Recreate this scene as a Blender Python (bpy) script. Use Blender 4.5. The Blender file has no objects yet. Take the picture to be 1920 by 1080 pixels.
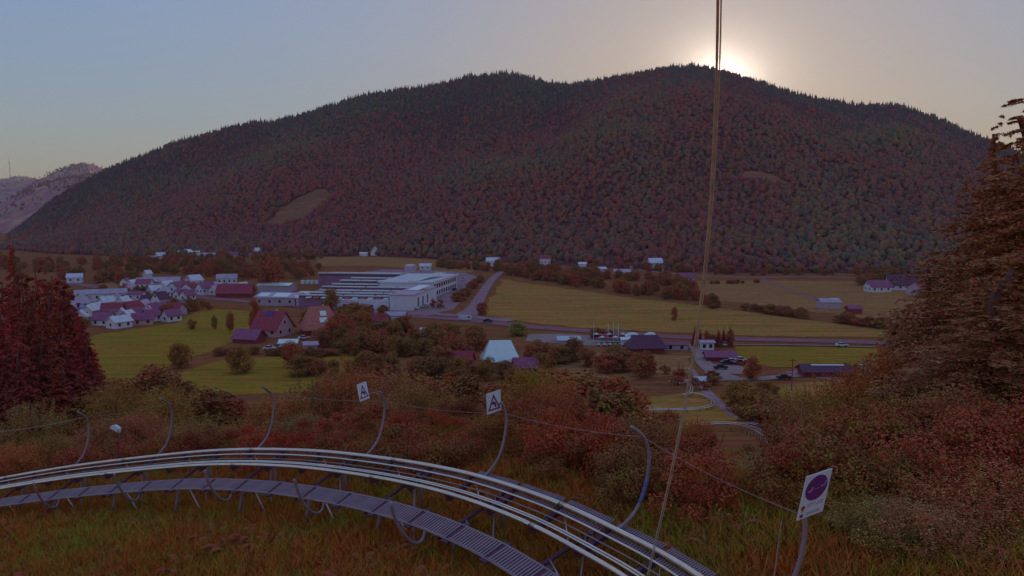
import bpy, math, random
import numpy as np
from mathutils import Vector, Matrix

R = math.radians
rng = np.random.default_rng(7)
random.seed(7)
SC = bpy.context.scene
COL = SC.collection

# ------------------------------------------------------------------ camera, sky, sun, exposure
CAM_H = 48.0            # metres above the valley floor
FOC = 1507.0            # focal length in pixels of a 1920 wide picture
PITCH = math.atan(140.0 / FOC)
cam_data = bpy.data.cameras.new('camera')
cam_data.sensor_width = 36.0
cam_data.lens = FOC / 1920.0 * 36.0
cam_data.clip_start = 0.1
cam_data.clip_end = 40000.0
cam = bpy.data.objects.new('camera', cam_data)
cam.location = (0, 0, CAM_H)
cam.rotation_euler = (math.pi / 2 - PITCH, 0, 0)
COL.objects.link(cam)
SC.camera = cam

SUN_AZ, SUN_EL = R(13.9), R(7.95)       # behind the mountain crest, to the right of straight ahead
world = bpy.data.worlds.new('World')
SC.world = world
world.use_nodes = True
nt = world.node_tree
sky = nt.nodes.new('ShaderNodeTexSky')
sky.sky_type = 'NISHITA'
sky.sun_disc = False
sky.sun_elevation = SUN_EL
sky.sun_rotation = SUN_AZ
sky.altitude = 300.0
sky.air_density = 1.0
sky.dust_density = 0.7
sky.ozone_density = 1.5
nt.nodes['Background'].inputs['Strength'].default_value = 0.20
# thin even veil over the whole sky: the same flattening of its range in every direction
bw = nt.nodes.new('ShaderNodeRGBToBW'); pw = nt.nodes.new('ShaderNodeMath'); pw.operation = 'POWER'; pw.inputs[1].default_value = -0.8
sc_ = nt.nodes.new('ShaderNodeVectorMath'); sc_.operation = 'SCALE'
tn = nt.nodes.new('ShaderNodeMix'); tn.data_type = 'RGBA'; tn.blend_type = 'MULTIPLY'; tn.inputs[0].default_value = 1.0
tn.inputs[7].default_value = (1.0, 0.985, 1.20, 1)
nt.links.new(sky.outputs['Color'], bw.inputs[0]); nt.links.new(bw.outputs[0], pw.inputs[0])
nt.links.new(sky.outputs['Color'], sc_.inputs[0]); nt.links.new(pw.outputs[0], sc_.inputs['Scale'])
nt.links.new(sc_.outputs[0], tn.inputs[6])
nt.links.new(tn.outputs[2], nt.nodes['Background'].inputs['Color'])

sun_data = bpy.data.lights.new('sun', 'SUN')
sun_data.energy = 2.0
sun_data.angle = R(0.5)
sun_data.color = (1.0, 0.90, 0.74)
sun = bpy.data.objects.new('sun', sun_data)
_d = Vector((math.sin(SUN_AZ) * math.cos(SUN_EL), math.cos(SUN_AZ) * math.cos(SUN_EL), math.sin(SUN_EL)))
sun.rotation_euler = _d.to_track_quat('Z', 'Y').to_euler()
sun.location = (0, 0, 900)
COL.objects.link(sun)

SC.view_settings.view_transform = 'Standard'
SC.view_settings.look = 'None'
SC.view_settings.gamma = 1.0
SC.view_settings.use_curve_mapping = False
SC.view_settings.exposure = 0.35
SC.render.engine = 'CYCLES'
cy = SC.cycles
cy.max_bounces = 4
cy.diffuse_bounces = 2
cy.glossy_bounces = 2
cy.transmission_bounces = 2
cy.transparent_max_bounces = 4
cy.volume_bounces = 0
cy.use_denoising = True
cy.caustics_reflective = False
cy.caustics_refractive = False

# ------------------------------------------------------------------ picture <-> place arithmetic (used to measure where things stand)
CP, SP = math.cos(PITCH), math.sin(PITCH)
def ray(px, py):
    cx, cyy = (px - 960.0) / FOC, (540.0 - py) / FOC
    y = CP + cyy * SP
    z = -SP + cyy * CP
    return cx / y, z / y            # x and z per metre of forward depth
def proj(p):
    x, y, z = p[0], p[1], p[2] - CAM_H
    d = y * CP - z * SP
    u = y * SP + z * CP
    return 960 + FOC * x / d, 540 - FOC * u / d
def at(px, py, y):
    tx, tz = ray(px, py)
    return Vector((tx * y, y, CAM_H + tz * y))

# ------------------------------------------------------------------ terrain heights
def smoothstep(a, b, x):
    t = np.clip((x - a) / (b - a), 0, 1)
    return t * t * (3 - 2 * t)

def _hash(ix, iy, seed):
    n = (ix.astype(np.int64) * 374761393 + iy.astype(np.int64) * 668265263 + seed * 974711) & 0x7fffffff
    n = ((n ^ (n >> 13)) * 1274126177) & 0x7fffffff
    return ((n ^ (n >> 16)) & 0xffff) / 65535.0
def vnoise(x, y, seed=0):
    x = np.asarray(x, float); y = np.asarray(y, float)
    ix, iy = np.floor(x), np.floor(y)
    fx, fy = x - ix, y - iy
    fx = fx * fx * (3 - 2 * fx); fy = fy * fy * (3 - 2 * fy)
    a = _hash(ix, iy, seed); b = _hash(ix + 1, iy, seed); c = _hash(ix, iy + 1, seed); d = _hash(ix + 1, iy + 1, seed)
    return (a * (1 - fx) + b * fx) * (1 - fy) + (c * (1 - fx) + d * fx) * fy
def fbm(x, y, seed=0, o=3):
    s, amp, tot = 0, 1.0, 0
    for i in range(o):
        s = s + amp * vnoise(np.asarray(x) * 2 ** i, np.asarray(y) * 2 ** i, seed + i); tot += amp; amp *= 0.5
    return s / tot

def ground_z(x, y):
    """height of the hillside below the camera and of the valley floor"""
    x = np.asarray(x, float); y = np.asarray(y, float)
    yn = np.minimum(y, 22.0)
    t = np.clip(y - 22.0, 0, 290)
    xc = np.clip(x, -30, 8)
    z = -6.15 + 0.165 * (xc * np.exp(-t / 14.0) + 4.4) - 0.055 * (yn - 16.3)
    z = z - (0.32 * t - 0.0005 * t * t) - 0.30 * np.clip(y - 13.0, 0, 9) * smoothstep(0.0, 5.0, x) * np.exp(-t / 60.0)
    z = z + 0.22 * (fbm(x * 0.35, y * 0.35, 3) - 0.5) * smoothstep(120, 30, y)
    z = z + CAM_H
    # soft toe where the slope meets the flat
    k = 3.0
    f = 0.6 * fbm(x * 0.01, y * 0.01, 5) - 0.3
    f = f + smoothstep(420, 900, y) * 3.0 * 0
    zz = np.where(z > 25, z, k * np.log(np.exp(np.minimum(z, 60) / k) + np.exp(f / k)))
    return zz

RIDGE = [(-60, 500), (0, 448), (45, 415), (100, 370), (150, 340), (190, 318), (260, 290), (330, 262), (400, 243), (470, 226), (500, 224), (560, 212),
         (620, 193), (680, 174), (760, 162), (800, 157), (840, 149), (880, 138), (950, 132), (985, 138), (1050, 154), (1100, 149), (1150, 140),
         (1200, 131), (1250, 122), (1300, 117), (1340, 124), (1400, 141), (1450, 157), (1500, 173), (1560, 184), (1610, 192), (1680, 192),
         (1720, 203), (1760, 217), (1800, 237), (1850, 258), (1920, 285), (2100, 330), (2400, 380)]
_rt = np.array([ray(p, q)[0] for p, q in RIDGE])
_rz = np.array([ray(p, q + 7)[1] for p, q in RIDGE])      # the trees on the crest make up the last few pixels
_ky = np.array([(-60, 1150, 1600), (100, 950, 1560), (300, 860, 1500), (500, 880, 1480), (700, 905, 1500), (900, 800, 1520), (1100, 720, 1530),
                (1300, 650, 1520), (1600, 640, 1450), (1920, 620, 1350), (2400, 600, 1300)], float)
_kt = (_ky[:, 0] - 960) / FOC
def mountain_z(x, y):
    x = np.asarray(x, float); y = np.maximum(np.asarray(y, float), 1.0)
    t = x / y
    yb = np.interp(t, _kt, _ky[:, 1]); yr = np.interp(t, _kt, _ky[:, 2])
    zr = np.interp(t, _rt, _rz) * yr + CAM_H
    s = (y - yb) / (yr - yb)
    sc = np.clip(s, 0, 1)
    prof = 0.12 * sc + 0.88 * sc ** 1.12
    spur = (fbm(x / 260.0 + 7.3, y / 420.0, 11, 2) - 0.5) * 95.0 + (fbm(x / 90.0, y / 140.0, 17, 2) - 0.5) * 24.0
    z = zr * prof + spur * np.sin(np.pi * np.clip(sc, 0, 1)) ** 1.3 * np.clip(zr / 200.0, 0, 1)
    z = np.where(s > 1, zr - (y - yr) * 0.25, z)
    z = np.where(s < 0, -8.0 + 0 * z, z)
    z = np.maximum(z, -12)
    # never let the lower slope stand above the crest line as seen from the valley's other side
    return z
def land_z(x, y):
    return np.maximum(ground_z(x, y), mountain_z(x, y))
def on_land(px, py, ymin=6.0, ymax=1700.0):
    """the point of the land that shows at a pixel"""
    tx, tz = ray(px, py)
    ys = np.concatenate([np.arange(ymin, 60, 0.1), np.arange(60, ymax, 0.5)])
    h = CAM_H + tz * ys - land_z(tx * ys, ys)
    i = np.argmax(h < 0)
    if h[i] >= 0: i = len(ys) - 1
    if i > 0 and h[i] < 0:
        f = h[i - 1] / (h[i - 1] - h[i]); y = ys[i - 1] + f * (ys[i] - ys[i - 1])
    else: y = ys[i]
    return Vector((tx * y, y, float(land_z(tx * y, y))))

# ------------------------------------------------------------------ tagging and mesh helpers
def tag(o, label=None, cat=None, group=None, kind=None):
    if label: o['label'] = label
    if cat: o['category'] = cat
    if group: o['group'] = group
    if kind: o['kind'] = kind
    return o
def link(name, data, parent=None, loc=None, rz=0.0):
    o = bpy.data.objects.new(name, data)
    COL.objects.link(o)
    if loc is not None: o.location = loc
    if rz: o.rotation_euler = (0, 0, rz)
    if parent is not None: o.parent = parent
    return o
def empty(name, loc, rz=0.0):
    o = link(name, None, None, loc, rz)
    o.empty_display_size = 0.3
    return o
def np_mesh(name, v, f, mat=None, smooth=False):
    """mesh from numpy arrays; f is (n, k) faces of one size"""
    v = np.asarray(v, np.float32); f = np.asarray(f, np.int32)
    me = bpy.data.meshes.new(name)
    me.vertices.add(len(v)); me.vertices.foreach_set('co', v.ravel())
    k = f.shape[1]
    me.loops.add(f.size); me.loops.foreach_set('vertex_index', f.ravel())
    me.polygons.add(len(f))
    me.polygons.foreach_set('loop_start', np.arange(0, f.size, k, dtype=np.int32))
    me.polygons.foreach_set('loop_total', np.full(len(f), k, np.int32))
    if smooth: me.polygons.foreach_set('use_smooth', np.ones(len(f), bool))
    me.update(calc_edges=True)
    me.validate()
    if mat: me.materials.append(mat)
    return me
class MB:
    """collects faces of one part"""
    def __init__(s): s.v = []; s.f = []
    def add(s, v, f):
        n = len(s.v); s.v += [tuple(p) for p in v]; s.f += [tuple(i + n for i in q) for q in f]; return s
    def box(s, x0, x1, y0, y1, z0, z1, M=None):
        v = [(x, y, z) for z in (z0, z1) for y in (y0, y1) for x in (x0, x1)]
        if M is not None: v = [M @ Vector(p) for p in v]
        return s.add(v, [(0, 2, 3, 1), (4, 5, 7, 6), (0, 1, 5, 4), (2, 6, 7, 3), (0, 4, 6, 2), (1, 3, 7, 5)])
    def poly_prism(s, pts, axis_vec):
        a = Vector(axis_vec); n = len(pts)
        v = [Vector(p) for p in pts] + [Vector(p) + a for p in pts]
        f = [tuple(range(n - 1, -1, -1)), tuple(range(n, 2 * n))] + [(i, (i + 1) % n, n + (i + 1) % n, n + i) for i in range(n)]
        return s.add(v, f)
    def tube(s, pts, r, n=8, caps=True, radii=None):
        P = [Vector(p) for p in pts]; v = []; f = []
        prev = None
        for i, p in enumerate(P):
            d = (P[min(i + 1, len(P) - 1)] - P[max(i - 1, 0)]).normalized()
            if prev is None:
                a = d.orthogonal().normalized()
            else:
                a = (prev - d * prev.dot(d)).normalized()
            prev = a; b = d.cross(a)
            rr = radii[i] if radii is not None else r
            for k in range(n):
                q = 2 * math.pi * k / n
                v.append(p + (a * math.cos(q) + b * math.sin(q)) * rr)
        for i in range(len(P) - 1):
            for k in range(n):
                f.append((i * n + k, i * n + (k + 1) % n, (i + 1) * n + (k + 1) % n, (i + 1) * n + k))
        if caps:
            f.append(tuple(range(n - 1, -1, -1))); m = (len(P) - 1) * n; f.append(tuple(range(m, m + n)))
        return s.add(v, f)
    def mesh(s, name, mat, smooth=False):
        me = bpy.data.meshes.new(name)
        me.from_pydata([tuple(p) for p in s.v], [], s.f)
        if smooth:
            for p in me.polygons: p.use_smooth = True
        me.update()
        if mat: me.materials.append(mat)
        return me
    def build(s, name, mat, parent=None, loc=None, rz=0.0, smooth=False):
        return link(name, s.mesh(name, mat, smooth), parent, loc, rz)

# ------------------------------------------------------------------ materials
def mat_new(name):
    m = bpy.data.materials.new(name); m.use_nodes = True
    return m, m.node_tree, m.node_tree.nodes['Principled BSDF']
def ramp(nt, fac, cols, pos=None, interp='LINEAR'):
    r = nt.nodes.new('ShaderNodeValToRGB'); el = r.color_ramp.elements
    r.color_ramp.interpolation = interp
    n = len(cols)
    pos = pos or [i / max(1, n - 1) for i in range(n)]
    while len(el) < n: el.new(0.5)
    for e, c, p in zip(el, cols, pos): e.position = p; e.color = (*c, 1)
    nt.links.new(fac, r.inputs['Fac'])
    return r.outputs['Color']
def noise(nt, scale, detail=4, rough=0.55, coord='Object', vec=None):
    n = nt.nodes.new('ShaderNodeTexNoise'); n.inputs['Scale'].default_value = scale
    n.inputs['Detail'].default_value = detail; n.inputs['Roughness'].default_value = rough
    if vec is None:
        tc = nt.nodes.new('ShaderNodeTexCoord'); vec = tc.outputs[coord]
    nt.links.new(vec, n.inputs['Vector'])
    return n.outputs['Fac']
def mixc(nt, fac, a, b, mode='MIX'):
    m = nt.nodes.new('ShaderNodeMix'); m.data_type = 'RGBA'; m.blend_type = mode
    for s_, val in ((0, fac), (6, a), (7, b)):
        if hasattr(val, 'node'): nt.links.new(val, m.inputs[s_])
        else: m.inputs[s_].default_value = (*val, 1) if isinstance(val, tuple) else val
    return m.outputs[2]
def bump(nt, b, h, strength, dist):
    n = nt.nodes.new('ShaderNodeBump'); n.inputs['Strength'].default_value = strength; n.inputs['Distance'].default_value = dist
    nt.links.new(h, n.inputs['Height']); nt.links.new(n.outputs['Normal'], b.inputs['Normal'])
def mat_plain(name, col, rough=0.6, metal=0.0, var=0.25, scale=0.6, spec=0.4):
    """a painted or raw surface with blotches of wear"""
    m, nt, b = mat_new(name)
    f = noise(nt, scale, 5)
    c = ramp(nt, f, [tuple(x * (1 - var) for x in col), col, tuple(min(1, x * (1 + var * 0.6)) for x in col)], [0.3, 0.52, 0.72])
    nt.links.new(c, b.inputs['Base Color'])
    b.inputs['Roughness'].default_value = rough; b.inputs['Metallic'].default_value = metal
    b.inputs['Specular IOR Level'].default_value = spec
    return m
def mat_leaf(name, cols, rough=0.55, spec=0.35, tree_tints=None, patch=0.0):
    """every leaf its own tint, every tree a shift of its own"""
    m, nt, b = mat_new(name)
    g = nt.nodes.new('ShaderNodeNewGeometry')
    c = ramp(nt, g.outputs['Random Per Island'], cols)
    if tree_tints:
        oi = nt.nodes.new('ShaderNodeObjectInfo')
        t = ramp(nt, oi.outputs['Random'], tree_tints, interp='CONSTANT', pos=[i / len(tree_tints) for i in range(len(tree_tints))])
        c = mixc(nt, 1.0, c, t, 'MULTIPLY')
        if patch:
            pn = noise(nt, patch, 3, 0.6, vec=oi.outputs['Location'])
            c = mixc(nt, 1.0, c, ramp(nt, pn, [(1.10, 0.78, 0.84), (1.0, 0.96, 0.95), (0.90, 1.22, 0.98)], [0.36, 0.5, 0.64]), 'MULTIPLY')
    nt.links.new(c, b.inputs['Base Color'])
    b.inputs['Roughness'].default_value = rough
    b.inputs['Specular IOR Level'].default_value = spec
    return m
def mat_field(name, c0, c1, c2, s1=0.02, s2=0.35):
    m, nt, b = mat_new(name)
    a = noise(nt, s1, 3); d = noise(nt, s2, 5, 0.7)
    ca = ramp(nt, a, [c0, c1], [0.35, 0.65])
    cb = ramp(nt, d, [(0, 0, 0), (1, 1, 1)], [0.42, 0.66])
    sx = nt.nodes.new('ShaderNodeRGBToBW'); nt.links.new(cb, sx.inputs[0])
    c = mixc(nt, sx.outputs[0], ca, c2)
    e = noise(nt, s2 * 4.0, 6, 0.75)
    c = mixc(nt, 1.0, c, ramp(nt, e, [(0.62, 0.60, 0.66), (1, 1, 1), (1.35, 1.25, 1.2)], [0.30, 0.5, 0.72]), 'MULTIPLY')
    tc = nt.nodes.new('ShaderNodeTexCoord'); mp = nt.nodes.new('ShaderNodeMapping'); mp.inputs['Scale'].default_value = (0.10, 1.6, 1.0); mp.inputs['Rotation'].default_value = (0, 0, 0.12)
    nt.links.new(tc.outputs['Object'], mp.inputs['Vector'])
    w_ = noise(nt, s2 * 1.3, 4, 0.6, vec=mp.outputs['Vector'])
    c = mixc(nt, 1.0, c, ramp(nt, w_, [(0.72, 0.76, 0.75), (1, 1, 1), (1.2, 1.15, 1.1)], [0.32, 0.5, 0.68]), 'MULTIPLY')
    nt.links.new(c, b.inputs['Base Color'])
    b.inputs['Roughness'].default_value = 0.9; b.inputs['Specular IOR Level'].default_value = 0.0
    return m
M = {}
M['hillside'] = mat_field('hillside_soil_and_weeds', (0.44, 0.11, 0.025), (0.40, 0.17, 0.028), (0.40, 0.075, 0.025), 0.25, 2.2)
M['valley'] = mat_field('valley_grass', (0.40, 0.125, 0.045), (0.35, 0.145, 0.042), (0.36, 0.085, 0.045), 0.02, 0.12)
M['forest_floor'] = mat_field('forest_floor', (0.26, 0.055, 0.055), (0.22, 0.06, 0.055), (0.20, 0.07, 0.055), 0.01, 0.08)
M['far_hill'] = mat_field('far_wooded_hill', (0.50, 0.18, 0.19), (0.46, 0.15, 0.20), (0.56, 0.30, 0.17), 0.0025, 0.009)  # base colour raised, so distance haze is partly painted into the hills
M['meadow_gold'] = mat_field('golden_meadow', (0.58, 0.225, 0.055), (0.62, 0.20, 0.065), (0.40, 0.24, 0.045), 0.018, 0.12)
M['meadow_brown'] = mat_field('brown_meadow', (0.50, 0.19, 0.07), (0.45, 0.17, 0.065), (0.50, 0.22, 0.07), 0.02, 0.15)
M['meadow_green'] = mat_field('green_meadow', (0.47, 0.225, 0.030), (0.52, 0.20, 0.034), (0.32, 0.225, 0.026), 0.03, 0.2)
M['clearing'] = mat_field('mountain_clearing_grass', (0.36, 0.125, 0.065), (0.32, 0.11, 0.06), (0.38, 0.15, 0.07), 0.02, 0.1)
M['asphalt'] = mat_plain('worn_asphalt', (0.43, 0.185, 0.19), 0.85, 0, 0.25, 0.15)
M['gravel'] = mat_plain('pale_gravel', (0.44, 0.24, 0.20), 0.9, 0, 0.25, 0.3)
M['asphalt_dark'] = mat_plain('dark_asphalt', (0.36, 0.105, 0.12), 0.85, 0, 0.25, 0.12)
# ------------------------------------------------------------------ the land
def grid_mesh(name, X, Y, Z, mat, smooth=True):
    n, m = X.shape
    v = np.stack([X, Y, Z], -1).reshape(-1, 3)
    i = np.arange(n * m).reshape(n, m)
    f = np.stack([i[:-1, :-1], i[:-1, 1:], i[1:, 1:], i[1:, :-1]], -1).reshape(-1, 4)
    return np_mesh(name, v, f, mat, smooth)
_yy = np.concatenate([np.linspace(-30, 4, 18), np.geomspace(5, 60, 150), np.geomspace(61, 700, 130), np.geomspace(720, 12000, 60)])
_tt = np.linspace(-1.25, 1.25, 261)
Yg, Tg = np.meshgrid(_yy, _tt, indexing='ij')
Xg = Tg * (np.abs(Yg) + 16)
Zg = ground_z(Xg, Yg)
Zg = Zg - np.clip(Yg - 2500, 0, None) * 0.004
# two surfaces on one sheet: weedy hillside near, valley grass beyond
me = grid_mesh('ground', Xg, Yg, Zg, M['hillside'])
me.materials.append(M['valley'])
_rows = np.repeat(0.5 * (Yg[:-1, :-1] + Yg[1:, 1:]).reshape(-1) > 70, 1)
me.polygons.foreach_set('material_index', _rows.astype(np.int32))
ground = tag(link('ground', me), kind='structure')

_tt = np.linspace(-0.80, 0.98, 420); _ss = np.concatenate([np.linspace(-0.03, 1.0, 200), np.linspace(1.01, 1.5, 14)])
Sg, Tg = np.meshgrid(_ss, _tt, indexing='ij')
_yb = np.interp(Tg, _kt, _ky[:, 1]); _yr = np.interp(Tg, _kt, _ky[:, 2])
Yg = _yb + Sg * (_yr - _yb); Xg = Tg * Yg
Zg = mountain_z(Xg, Yg)
mountain = tag(link('mountain', grid_mesh('mountain', Xg, Yg, Zg, M['forest_floor'])), kind='structure')

def far_ridge(name, pts, y0, y1, amp, seed):
    """a hill far down the valley: its crest line stands at depth y1, its foot at y0"""
    t = np.array([ray(p, q)[0] for p, q in pts]); z = np.array([ray(p, q)[1] for p, q in pts]) * y1 + CAM_H
    tt = np.linspace(t[0], t[-1], 160); ss = np.concatenate([np.linspace(0, 1, 90), [1.05, 1.15, 1.3]])
    S, T = np.meshgrid(ss, tt, indexing='ij')
    Y = y0 + S * (y1 - y0); X = T * Y
    zr = np.interp(T, t, z)
    Z = zr * np.clip(S, 0, 1) ** 1.2 - np.clip(S - 1, 0, 9) * 900
    Z = Z + (fbm(X / 350., Y / 350., seed) - 0.5) * amp * np.sin(np.pi * np.clip(S, 0, 1)) + (fbm(X / 40., Y / 40., seed + 3, 2) - 0.5) * 5 * (S <= 1)
    return tag(link(name, grid_mesh(name, X, Y, Z, M['far_hill'])), kind='structure'), (X, Y, Z)
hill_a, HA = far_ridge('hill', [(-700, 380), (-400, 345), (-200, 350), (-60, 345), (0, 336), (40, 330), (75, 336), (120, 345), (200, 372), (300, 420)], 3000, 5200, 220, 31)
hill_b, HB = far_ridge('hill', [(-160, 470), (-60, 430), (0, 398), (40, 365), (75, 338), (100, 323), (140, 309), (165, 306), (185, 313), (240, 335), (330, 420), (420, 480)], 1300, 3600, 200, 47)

# ------------------------------------------------------------------ fields, roads and yards laid over the valley floor
from mathutils.geometry import tessellate_polygon
def drape(name, pix, mat, lift, step=None, world_pts=None, sub=2):
    P = world_pts or [on_land(*p, ymin=100.0) for p in pix]
    if any(w in name for w in ('meadow', 'paddock', 'clearing')):       # ragged grassy margins
        rr = random.Random(len(pix) * 7 + int(P[0].x)); Q = []; amp = 2.6 if 'clearing' in name else 1.0
        for a, c in zip(P, P[1:] + P[:1]):
            k = max(1, int((c - a).length / 6.0))
            for i in range(k):
                q = a.lerp(c, i / k); Q.append(q + Vector((rr.gauss(0, amp), rr.gauss(0, amp), 0)))
        P = Q
    tri = tessellate_polygon([[Vector((p.x, p.y, 0)) for p in P]])
    import bmesh
    bm = bmesh.new()
    vs = [bm.verts.new((p.x, p.y, 0)) for p in P]
    for t_ in tri:
        try: bm.faces.new([vs[i] for i in t_])
        except ValueError: pass
    for k in range(sub):
        bmesh.ops.subdivide_edges(bm, edges=[e for e in bm.edges if e.calc_length() > (step or 14)], cuts=3, use_grid_fill=True)
        bmesh.ops.triangulate(bm, faces=bm.faces)
    xs = np.array([v.co.x for v in bm.verts]); ys = np.array([v.co.y for v in bm.verts]); zs = land_z(xs, ys)
    for v, z in zip(bm.verts, zs): v.co.z = z + lift
    bmesh.ops.recalc_face_normals(bm, faces=bm.faces)
    if sum(f.normal.z for f in bm.faces) < 0: bmesh.ops.reverse_faces(bm, faces=bm.faces)
    me = bpy.data.meshes.new(name); bm.to_mesh(me); bm.free(); me.materials.append(mat)
    return tag(link(name, me), kind='structure')
def smooth_path(P, n):
    """Catmull-Rom through the points"""
    P = [Vector(p) for p in P]; Q = [2 * P[0] - P[1]] + P + [2 * P[-1] - P[-2]]; out = []
    for i in range(1, len(Q) - 2):
        for k in range(n):
            t = k / n
            out.append(0.5 * ((2 * Q[i]) + (Q[i + 1] - Q[i - 1]) * t + (2 * Q[i - 1] - 5 * Q[i] + 4 * Q[i + 1] - Q[i + 2]) * t * t + (3 * Q[i] - Q[i - 1] - 3 * Q[i + 1] + Q[i + 2]) * t ** 3))
    out.append(P[-1])
    return out
def strip(name, pix, width, mat, lift, n=8, ymin=100.0):
    P = smooth_path([Vector((*on_land(*p, ymin=ymin).xy, 0)) for p in pix], n)
    v = []; f = []
    for i, p in enumerate(P):
        d = (P[min(i + 1, len(P) - 1)] - P[max(i - 1, 0)]).normalized(); nrm = Vector((-d.y, d.x, 0))
        w = width if not isinstance(width, (list, tuple)) else np.interp(i / (len(P) - 1), [k / (len(width) - 1) for k in range(len(width))], width)
        for s in (-0.5, -0.17, 0.17, 0.5):
            q = p + nrm * (w * s); v.append((q.x, q.y, float(land_z(q.x, q.y)) + lift))
    for i in range(len(P) - 1):
        for k in range(3): f.append((i * 4 + k, i * 4 + k + 1, i * 4 + 5 + k, i * 4 + 4 + k))
    m_ = MB(); m_.add(v, f)
    o = m_.build(name, mat)
    if o.data.polygons[0].normal.z < 0: o.data.flip_normals()
    return tag(o, kind='structure')
drape('big_meadow', [(898, 590), (925, 553), (942, 524), (1000, 533), (1100, 547), (1200, 561), (1330, 575), (1450, 592), (1560, 606), (1700, 622), (1760, 634), (1500, 631), (1300, 626), (1100, 616), (1000, 607)], M['meadow_gold'], 0.10)
drape('upper_meadow', [(1275, 527), (1420, 526), (1600, 527), (1760, 545), (1800, 600), (1760, 616), (1660, 603), (1560, 588), (1460, 577), (1340, 563), (1270, 548)], M['meadow_brown'], 0.09)
drape('station_meadow', [(1372, 650), (1500, 651), (1700, 655), (1660, 690), (1560, 688), (1450, 690), (1390, 676)], M['meadow_green'], 0.10)
drape('lower_meadow', [(1440, 722), (1600, 714), (1700, 720), (1690, 800), (1560, 800), (1470, 765)], M['meadow_gold'], 0.08)
drape('paddock', [(985, 655), (1120, 662), (1290, 668), (1300, 700), (1180, 715), (1040, 700)], M['meadow_brown'], 0.08)
drape('slope_meadow', [(1030, 765), (1180, 745), (1330, 735), (1440, 780), (1440, 795), (1260, 800), (1080, 800), (1020, 790)], M['meadow_gold'], 0.06)
drape('village_meadow', [(120, 640), (250, 618), (330, 606), (385, 576), (480, 586), (478, 614), (440, 640), (390, 662), (300, 690), (150, 760), (60, 760)], M['meadow_green'], 0.10)
drape('orchard_meadow', [(330, 698), (420, 676), (540, 668), (660, 664), (740, 672), (720, 705), (590, 735), (420, 742), (180, 762), (150, 745), (250, 715)], M['meadow_green'], 0.09)
drape('yard_meadow', [(590, 482), (700, 482), (830, 488), (900, 500), (880, 512), (820, 507), (700, 498), (600, 499)], M['meadow_brown'], 0.10)
drape('village_paddock', [(186, 527), (222, 529), (222, 543), (180, 540)], M['meadow_brown'], 0.09)
drape('factory_yard', [(560, 565), (610, 535), (600, 520), (720, 505), (860, 508), (900, 520), (880, 550), (850, 580), (800, 592), (640, 584)], M['asphalt'], 0.08)
strip('road', [(120, 530), (240, 546), (330, 553), (420, 562), (540, 572), (620, 582), (720, 590), (870, 600), (1000, 614), (1150, 624), (1300, 634), (1500, 639), (1700, 645), (1900, 655)], 9.0, M['asphalt_dark'], 0.20)
strip('road', [(948, 504), (925, 522), (908, 545), (890, 575), (872, 594)], [5, 6, 6, 7, 12], M['asphalt'], 0.24)
strip('road', [(640, 588), (760, 587), (870, 593), (960, 602)], 8.0, M['asphalt'], 0.16)
strip('path', [(1372, 647), (1500, 648), (1640, 652)], 1.6, M['gravel'], 0.26)
strip('path', [(1180, 500), (1270, 514), (1400, 520), (1500, 519), (1620, 522), (1740, 530)], 5.0, M['asphalt'], 0.14)
strip('path', [(1428, 522), (1450, 534), (1490, 546), (1535, 562)], 3.0, M['asphalt_dark'], 0.16)
strip('lane', [(1300, 646), (1310, 665), (1322, 683), (1345, 700), (1380, 712)], [4, 4, 5, 6, 6], M['gravel'], 0.20)
strip('lane', [(1260, 718), (1340, 712), (1420, 711), (1500, 704), (1600, 702), (1680, 706)], 5.0, M['gravel'], 0.16)
strip('path', [(1315, 716), (1330, 740), (1360, 765), (1395, 787), (1425, 797), (1460, 802)], 2.6, M['asphalt'], 0.12)
strip('path', [(1294, 690), (1303, 702), (1310, 712)], 1.6, M['gravel'], 0.12)
drape('station_yard', [(1330, 684), (1370, 680), (1396, 690), (1390, 702), (1345, 700)], M['gravel'], 0.12)
drape('parking_yard', [(1470, 698), (1520, 690), (1640, 692), (1660, 712), (1600, 720), (1550, 712)], M['asphalt'], 0.10)
drape('terrace', [(990, 627), (1050, 626), (1130, 631), (1200, 640), (1190, 650), (1100, 648), (985, 640)], M['gravel'], 0.12)
drape('mountain_clearing', [(497, 420), (520, 398), (550, 376), (580, 362), (612, 354), (622, 366), (602, 384), (580, 402), (545, 420), (510, 428)], M['clearing'], 0.6, sub=2)
drape('mountain_clearing', [(1380, 332), (1400, 322), (1425, 322), (1450, 330), (1475, 341), (1490, 350), (1460, 347), (1430, 340), (1400, 338)], M['clearing'], 0.6, sub=2)

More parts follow.
